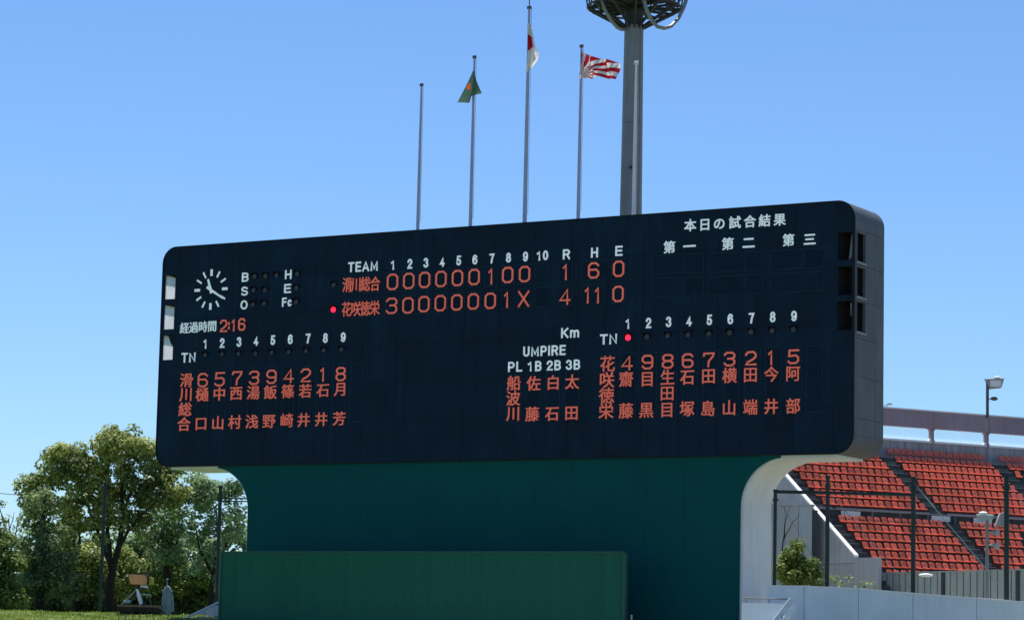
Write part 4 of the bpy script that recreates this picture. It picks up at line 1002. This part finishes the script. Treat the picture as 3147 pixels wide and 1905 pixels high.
y_ = MB().prism_y([(lp(360, 1400).x, lp(335, 1406).z), (lp(370, 1400).x, lp(335, 1404).z), (lp(369, 1400).x, lp(335, 1393).z), (lp(364, 1400).x, lp(335, 1386).z), (lp(360, 1400).x, lp(335, 1387).z)], -.15, .15); y_.build('cover_flap', M['yellow'], tc)
MB().tube([lp(332, 1406), lp(332, 1418)], [.16, .12], 12).build('pan_head', M['black'], tc, True)
MB().beam(lp(338, 1409), lp(356, 1412, -.1), .10, .12).build('pan_handle', M['towel'], tc)
for x, yy in ((306, -.3), (352, -.3), (335, .45)): MB().beam(lp(331, 1417), Vector((lp(x, 1455).x, yy, 0)), .05, .05).build('tripod_leg', M['black'], tc)
MB().beam(lp(328, 1418, -.35), lp(291, 1455, -.5), .05, .05).build('pole', M['gfence'], tc)
MB().add([lp(327, 1415, -.4), lp(333, 1417, -.4), lp(340, 1436, -.42), lp(344, 1451, -.4), lp(336, 1455, -.4), lp(330, 1436, -.45)], [(0, 1, 2, 5), (5, 2, 3, 4)]).build('towel', M['towel'], tc).modifiers.new('s', 'SOLIDIFY').thickness = .05
o = thing('stool', 'small dark stool with a pale seat beside the camera tripod', 'stool', (o0.x+lc(350, 1440).x, CD, gzc+zp))
sz = lc(350, 1428).z-zp
MB().box(-.28, .28, -.18, .18, sz-.06, sz).build('seat', M['bag'], o)
for sx in (-1, 1):
    for sy in (-1, 1): MB().beam((sx*.2, sy*.15, sz-.1), (sx*.3, sy*.2, 0), .04, .04).build('leg', M['black'], o)
c = lc(307, 1449, -.3); o = MB().sphere((0, 0, 0), .15, 12, 8, (1.4, .8, .75)).build('equipment_bag', M['bag'], None, True, at_=(o0.x+c.x, CD-.35, gzc+zp+.17)); tag(o, 'pale blue bag lying on the platform by the tripod foot', 'bag')
# raincoat on a stand
c = lc(402, 1492); rc_ = thing('coat_stand', 'thin metal stand with a hooked top beside the platform', 'stand', (o0.x+lc(402, 1440).x, CD, gzc))
zt2 = lc(398, 1393).z
MB().tube([(0, 0, 0), (-.02, 0, zt2-.2), (-.08, 0, zt2), (.04, 0, zt2+.02)], .03, 8).build('pole', M['pipe'], rc_, True)
MB().tube([(-.3, 0, zt2-.62), (0, 0, zt2-.5), (.3, 0, zt2-.66)], .025, 6).build('hanger', M['pipe'], rc_)
for sx in (-1, 1): MB().tube([(0, 0, .35), (sx*.3, 0, 0)], .02, 6).build('foot', M['pipe'], rc_)
V = []; F_ = []; nu, nv = 34, 14
zc1, zc0 = lc(402, 1407).z, lc(402, 1472).z; cxl = lc(402, 1440).x
for j in range(nv+1):
    t = j/nv; z = lerp(zc1, zc0, t); wl_ = lerp(.08, .25, min(1, t*4)); wr = lerp(.09, .24, min(1, t*2.6))+.09*t; 
    for i in range(nu):
        a = 2*math.pi*i/nu; f = 1+.28*t*math.sin(a*5+1)+.12*math.sin(a*9+t*3)
        V.append(((wl_ if math.cos(a) < 0 else wr)*math.cos(a)*f, .26*math.sin(a)*f*(1-.1*t), z+.14*t*math.sin(a*2+.6)+(.10*abs(math.cos(a)) if j == 0 else 0)*-1))
for j in range(nv):
    for i in range(nu): F_.append((j*nu+i, (j+1)*nu+i, (j+1)*nu+(i+1) % nu, j*nu+(i+1) % nu))
F_.append(tuple(range(nu)))
o = link('raincoat', mesh('raincoat', V, F_, True), M['coat'], None, (o0.x+cxl, CD-.0, gzc)); tag(o, 'blue grey raincoat hanging in folds from the metal stand', 'coat')
# thin wire fence on the bank, bottom left
wf = thing('wire_fence', 'thin dark wire fence along the grass bank at the lower left', 'fence', (0, 0, 0))
for i in range(11):
    x = 285+i*17; a = at(x, 1494, 137); MB().tube([a-Vector((0, 0, .8)), a+Vector((0, 0, .42))], .02, 5).build('fence_post', M['dpost'], wf)
    if i < 10:
        b = at(x+17, 1494, 137); MB().tube([a+Vector((0, 0, .42)), b-Vector((0, 0, .1))], .010, 4).build('diagonal_wire', M['dpost'], wf)

# ================================================================ TREES
def leaves(name, clumps, nper, size, mt, parent, origin, D, sub=(.45, .85), flat=.75, seed=1, thick=1.0):
    r = np.random.default_rng(seed); Cs = []; Ns = []
    ppm_ = FOC/K/D
    for cxp, cyp, rx, ry, dens in clumps:
        c = np.array(at(cxp, cyp, D)); RX, RZ = rx/ppm_, ry/ppm_; RY = (RX*.85+.3)*thick
        ns = max(3, int(dens*RX*RZ*7.2))
        d = r.normal(size=(ns, 3)); d /= np.linalg.norm(d, axis=1)[:, None]; rad = r.uniform(.45, 1.0, ns)**.6
        sc_ = c+d*rad[:, None]*np.array([RX, RY, RZ]); sr_ = r.uniform(*sub, ns)
        for q in range(ns):
            n = int(nper*(sr_[q]/.65)**2*r.uniform(.6, 1.3)); e = r.normal(size=(n, 3)); e /= np.linalg.norm(e, axis=1)[:, None]
            rr = r.uniform(.35, 1.0, n)**.5*sr_[q]
            Cs.append(sc_[q]+e*rr[:, None]*np.array([1, 1, flat])); Ns.append(e+np.array([0, 0, .7])+r.normal(0, .45, (n, 3)))
    C_ = np.concatenate(Cs); Nn = np.concatenate(Ns); Nn /= np.linalg.norm(Nn, axis=1)[:, None]
    t = r.normal(size=Nn.shape); A = np.cross(Nn, t); A /= np.linalg.norm(A, axis=1)[:, None]; B = np.cross(Nn, A)
    s = r.uniform(*size, len(C_))[:, None]
    return quads(name, C_-np.array(origin), A*s*.55, B*s*.8, mt, parent)
def tree(label, base, D, trunks, clumps, mt, seed, nper=150, size=(.07, .15), name='broadleaf_tree', group='trees left of the scoreboard', cat='tree', **kw):
    b = at(*base, D); b.z = ground_z(D)-.05
    t = thing(name, label, cat, b, 0, group)
    for k, (pts, rads) in enumerate(trunks):
        P = [at(x, y, D+(dy if dy else 0))-b for x, y, dy in pts]
        if k == 0: P[0].z = 0
        # a little wobble so that limbs are not ruler straight
        Q = []; Rr = []
        for i in range(len(P)-1):
            for q in range(4):
                w_ = P[i].lerp(P[i+1], q/4); Q.append(w_+Vector((random.uniform(-.05, .05), random.uniform(-.05, .05), 0))*(1 if q else 0)); Rr.append(lerp(rads[i], rads[i+1], q/4))
        Q.append(P[-1]); Rr.append(rads[-1])
        MB().tube(Q, Rr, 9).build('trunk' if k == 0 else 'branch', M['bark'], t, True)
    leaves('crown', clumps, nper, size, mt, t, b, D, seed=seed, **kw)
    return t
tree('tall spreading tree with yellow green crown and dark forked trunk behind the camera platform', (263, 1465), 165,
     [([(263, 1465, 0), (266, 1400, 0), (276, 1350, 0), (290, 1290, 0), (297, 1240, 0), (292, 1180, 0), (290, 1110, 0)], [.33, .25, .20, .16, .13, .09, .05]),
      ([(268, 1395, 0), (264, 1330, 0), (258, 1280, .3), (262, 1200, .4), (262, 1120, .4), (265, 1080, .4)], [.18, .15, .12, .10, .07, .04]),
      ([(284, 1320, 0), (310, 1275, -.4), (340, 1240, -.8), (368, 1215, -1), (395, 1170, -1)], [.11, .09, .07, .05, .03]),
      ([(262, 1350, 0), (245, 1300, .2), (226, 1250, .4), (206, 1210, .5), (190, 1175, .6), (172, 1140, .6)], [.13, .10, .08, .07, .06, .04]),
      ([(258, 1260, .3), (240, 1225, .5), (225, 1190, .5)], [.09, .06, .03]), ([(297, 1240, 0), (312, 1190, 0), (322, 1150, 0)], [.09, .07, .03])],
     [(75, 1195, 24, 26, 1.0), (95, 1215, 30, 26, 1.0), (130, 1200, 34, 28, .9), (80, 1160, 22, 24, 1.2), (205, 1095, 30, 26, 1.0), (240, 1060, 26, 26, 1.2), (375, 1090, 22, 26, 1.2), (420, 1160, 40, 40, 1.2), (395, 1225, 44, 30, 1.0),
      (200, 1150, 40, 26, .4), (230, 1185, 36, 26, .22), (280, 1190, 34, 26, .22), (160, 1200, 34, 30, .4), (270, 1235, 34, 28, .25), (200, 1240, 34, 26, .3), (320, 1260, 34, 24, .3), (240, 1280, 34, 26, .35), (360, 1260, 34, 30, .7), (350, 1180, 30, 24, .7),
      (282, 1068, 50, 44, 1.5), (310, 1042, 26, 24, 1.4), (250, 1105, 36, 32, 1.3), (318, 1095, 44, 38, 1.3), (350, 1090, 26, 34, 1.2), (225, 1150, 40, 34, 1.0),
      (175, 1115, 40, 36, 1.3), (135, 1120, 40, 42, 1.5), (152, 1085, 34, 22, 1.4), (110, 1160, 34, 30, 1.3), (345, 1145, 44, 34, 1.1), (385, 1130, 30, 46, 1.2), (300, 1150, 36, 26, .7),
      (190, 1180, 40, 26, .6), (250, 1175, 30, 22, .5), (410, 1175, 36, 34, 1.2), (365, 1195, 34, 26, .9), (300, 1205, 26, 22, .4), (228, 1215, 24, 22, .35), (170, 1230, 30, 30, .5), (340, 1230, 30, 24, .4)],
     M['leafA'], 11)
tree('dark dense tree at the left, below the yellow green crown', (95, 1470), 162,
     [([(95, 1470, 0), (98, 1400, 0), (105, 1320, 0), (104, 1240, 0), (108, 1190, 0)], [.28, .2, .15, .1, .05])],
     [(92, 1200, 32, 30, 1.2), (90, 1250, 36, 36, 1.2), (120, 1270, 36, 34, .9), (75, 1320, 36, 40, 1.4), (105, 1370, 46, 48, 1.4), (70, 1410, 46, 40, 1.3), (140, 1330, 34, 40, .9), (150, 1400, 40, 44, 1.0)],
     M['leafC'], 12)
tree('pale green airy tree close to the left edge of the pedestal', (505, 1468), 166,
     [([(505, 1468, 0), (508, 1410, 0), (520, 1350, 0), (525, 1290, 0), (520, 1220, 0)], [.22, .17, .12, .09, .04]), ([(515, 1370, 0), (545, 1310, .3), (565, 1260, .3)], [.10, .07, .03]), ([(512, 1385, 0), (480, 1320, 0), (468, 1260, 0)], [.10, .07, .03])],
     [(475, 1165, 40, 30, 1.1), (530, 1160, 44, 26, 1.1), (560, 1185, 30, 28, .8), (505, 1205, 44, 34, .9), (460, 1220, 36, 36, .8), (555, 1235, 34, 28, .6), (510, 1265, 44, 30, .7), (565, 1285, 26, 30, .5), (470, 1290, 36, 34, .8), (540, 1330, 40, 34, .7), (575, 1380, 24, 50, .6), (500, 1360, 36, 36, .8)],
     M['leafB'], 13)
tree('mid green tree filling the space between the two taller trees', (400, 1468), 169,
     [([(400, 1468, 0), (402, 1400, 0), (398, 1330, 0), (405, 1260, 0)], [.26, .2, .15, .06]), ([(400, 1370, 0), (425, 1310, 0), (440, 1250, 0)], [.12, .08, .04])],
     [(420, 1215, 34, 30, 1.0), (395, 1260, 40, 34, .9), (430, 1300, 44, 40, 1.0), (370, 1310, 34, 32, .7), (390, 1350, 44, 36, .9), (440, 1370, 40, 36, 1.0), (345, 1290, 26, 24, .4)],
     M['leafB'], 14)
tree('leafy tree with dense low foliage behind the big trunk', (190, 1468), 171,
     [([(190, 1468, 0), (188, 1400, 0), (195, 1330, 0), (190, 1280, 0)], [.22, .17, .12, .05])],
     [(180, 1290, 36, 30, .7), (215, 1330, 40, 36, .8), (170, 1350, 40, 40, 1.0), (240, 1380, 44, 40, 1.0), (195, 1410, 50, 40, 1.1), (310, 1370, 44, 34, .8), (300, 1420, 50, 36, 1.0), (160, 1260, 26, 20, .4)],
     M['leafA'], 15)
tree('bright green shrubby tree at the left edge of the picture', (10, 1468), 158,
     [([(10, 1468, 0), (8, 1400, 0), (12, 1340, 0), (5, 1290, 0)], [.16, .12, .08, .04])],
     [(-5, 1290, 26, 26, 1.1), (10, 1335, 34, 34, 1.2), (30, 1380, 34, 34, 1.2), (0, 1410, 40, 40, 1.2), (45, 1430, 34, 30, 1.1), (-30, 1350, 40, 60, 1.1)],
     M['leafD'], 16)
tree('slender bare twigged tree against the sky at far left', (20, 1468), 175,
     [([(20, 1468, 0), (22, 1380, 0), (26, 1310, 0), (22, 1240, 0)], [.14, .10, .07, .02]), ([(24, 1330, 0), (40, 1270, 0), (50, 1225, 0)], [.05, .035, .012]), ([(24, 1300, 0), (8, 1250, 0), (-4, 1200, 0)], [.05, .04, .02]),
      ([(36, 1285, 0), (55, 1260, 0)], [.03, .01]), ([(25, 1270, 0), (34, 1230, 0)], [.03, .01])],
     [(-8, 1205, 16, 22, 1.2), (25, 1245, 20, 14, .25), (42, 1270, 20, 26, .25), (20, 1290, 22, 16, .3)],
     M['leafC'], 17, sub=(.25, .45), nper=60)
# the hedge mass closing the view under the trees: nobody could count its bushes
hz = [(x, 1405+12*math.sin(x*.05), 38, 36, 1.4) for x in range(-60, 640, 34)]+[(x, 1452, 30, 24, 1.8) for x in range(-60, 640, 24)]+[(x, 1350+14*math.sin(x*.03+1), 32, 30, .8) for x in range(60, 640, 44)]+[(x, 1300+14*math.sin(x*.05), 30, 30, .5) for x in range(110, 640, 60)]
h_ = leaves('hedge', hz, 120, (.10, .20), M['leafC'], None, (0, 0, 0), 176, seed=20, thick=.5)
tag(h_, 'dense dark hedge closing the view under the trees', 'hedge', kind='stuff')
hz = [(x, 1398+18*math.sin(x*.09), 30, 22, .55) for x in range(-20, 600, 44)]+[(x, 1350+24*math.sin(x*.07+2), 30, 22, .35) for x in range(80, 600, 52)]
h_ = leaves('undergrowth', hz, 80, (.08, .15), M['leafD'], None, (0, 0, 0), 170, seed=22, thick=.5)
tag(h_, 'sunlit yellow green undergrowth between the trunks', 'undergrowth', kind='stuff')
# bush at the right, with bare twigs standing out of it
tree('young green bush with bare twigs growing behind the outfield wall by the annex', (1920, 1425), 140,
     [([(1920, 1425, 0), (1918, 1370, 0), (1912, 1320, 0)], [.10, .07, .03]), ([(1895, 1400, 0), (1882, 1320, 0), (1890, 1250, 0), (1902, 1215, 0)], [.05, .035, .025, .008]), ([(1884, 1300, 0), (1905, 1260, 0), (1925, 1235, 0)], [.03, .018, .006]),
      ([(1930, 1400, 0), (1950, 1345, 0), (1968, 1310, 0)], [.05, .03, .008])],
     [(1890, 1365, 26, 30, 6), (1912, 1345, 22, 26, 5), (1938, 1362, 26, 26, 5), (1925, 1382, 44, 24, 6), (1888, 1392, 30, 22, 6), (1910, 1318, 14, 16, 4), (1958, 1372, 18, 16, 4), (1968, 1396, 24, 12, 4), (1920, 1305, 10, 12, .5)],
     M['leafD'], 30, nper=130, size=(.06, .13), name='bush', group=None, cat='bush', sub=(.25, .5))
_h2 = [(x, y+10*math.sin(x*.11), 34, 26, .55) for y in (1300, 1345, 1390) for x in range(60, 620, 50)]
h_ = leaves('foliage_screen', _h2, 110, (.08, .17), M['leafB'], None, (0, 0, 0), 173, seed=41, thick=.5)
tag(h_, 'dappled mid green foliage filling the space between the trunks', 'foliage', kind='stuff')
hz = [(1985+q*26, 1400+q*1.0, 20, 11, .8) for q in range(5)]
h_ = leaves('low_shrubs', hz, 60, (.06, .12), M['leafC'], None, (0, 0, 0), 139, seed=31, sub=(.2, .35)); tag(h_, 'low dark shrubs along the foot of the sheet fence', 'shrubs', kind='stuff')
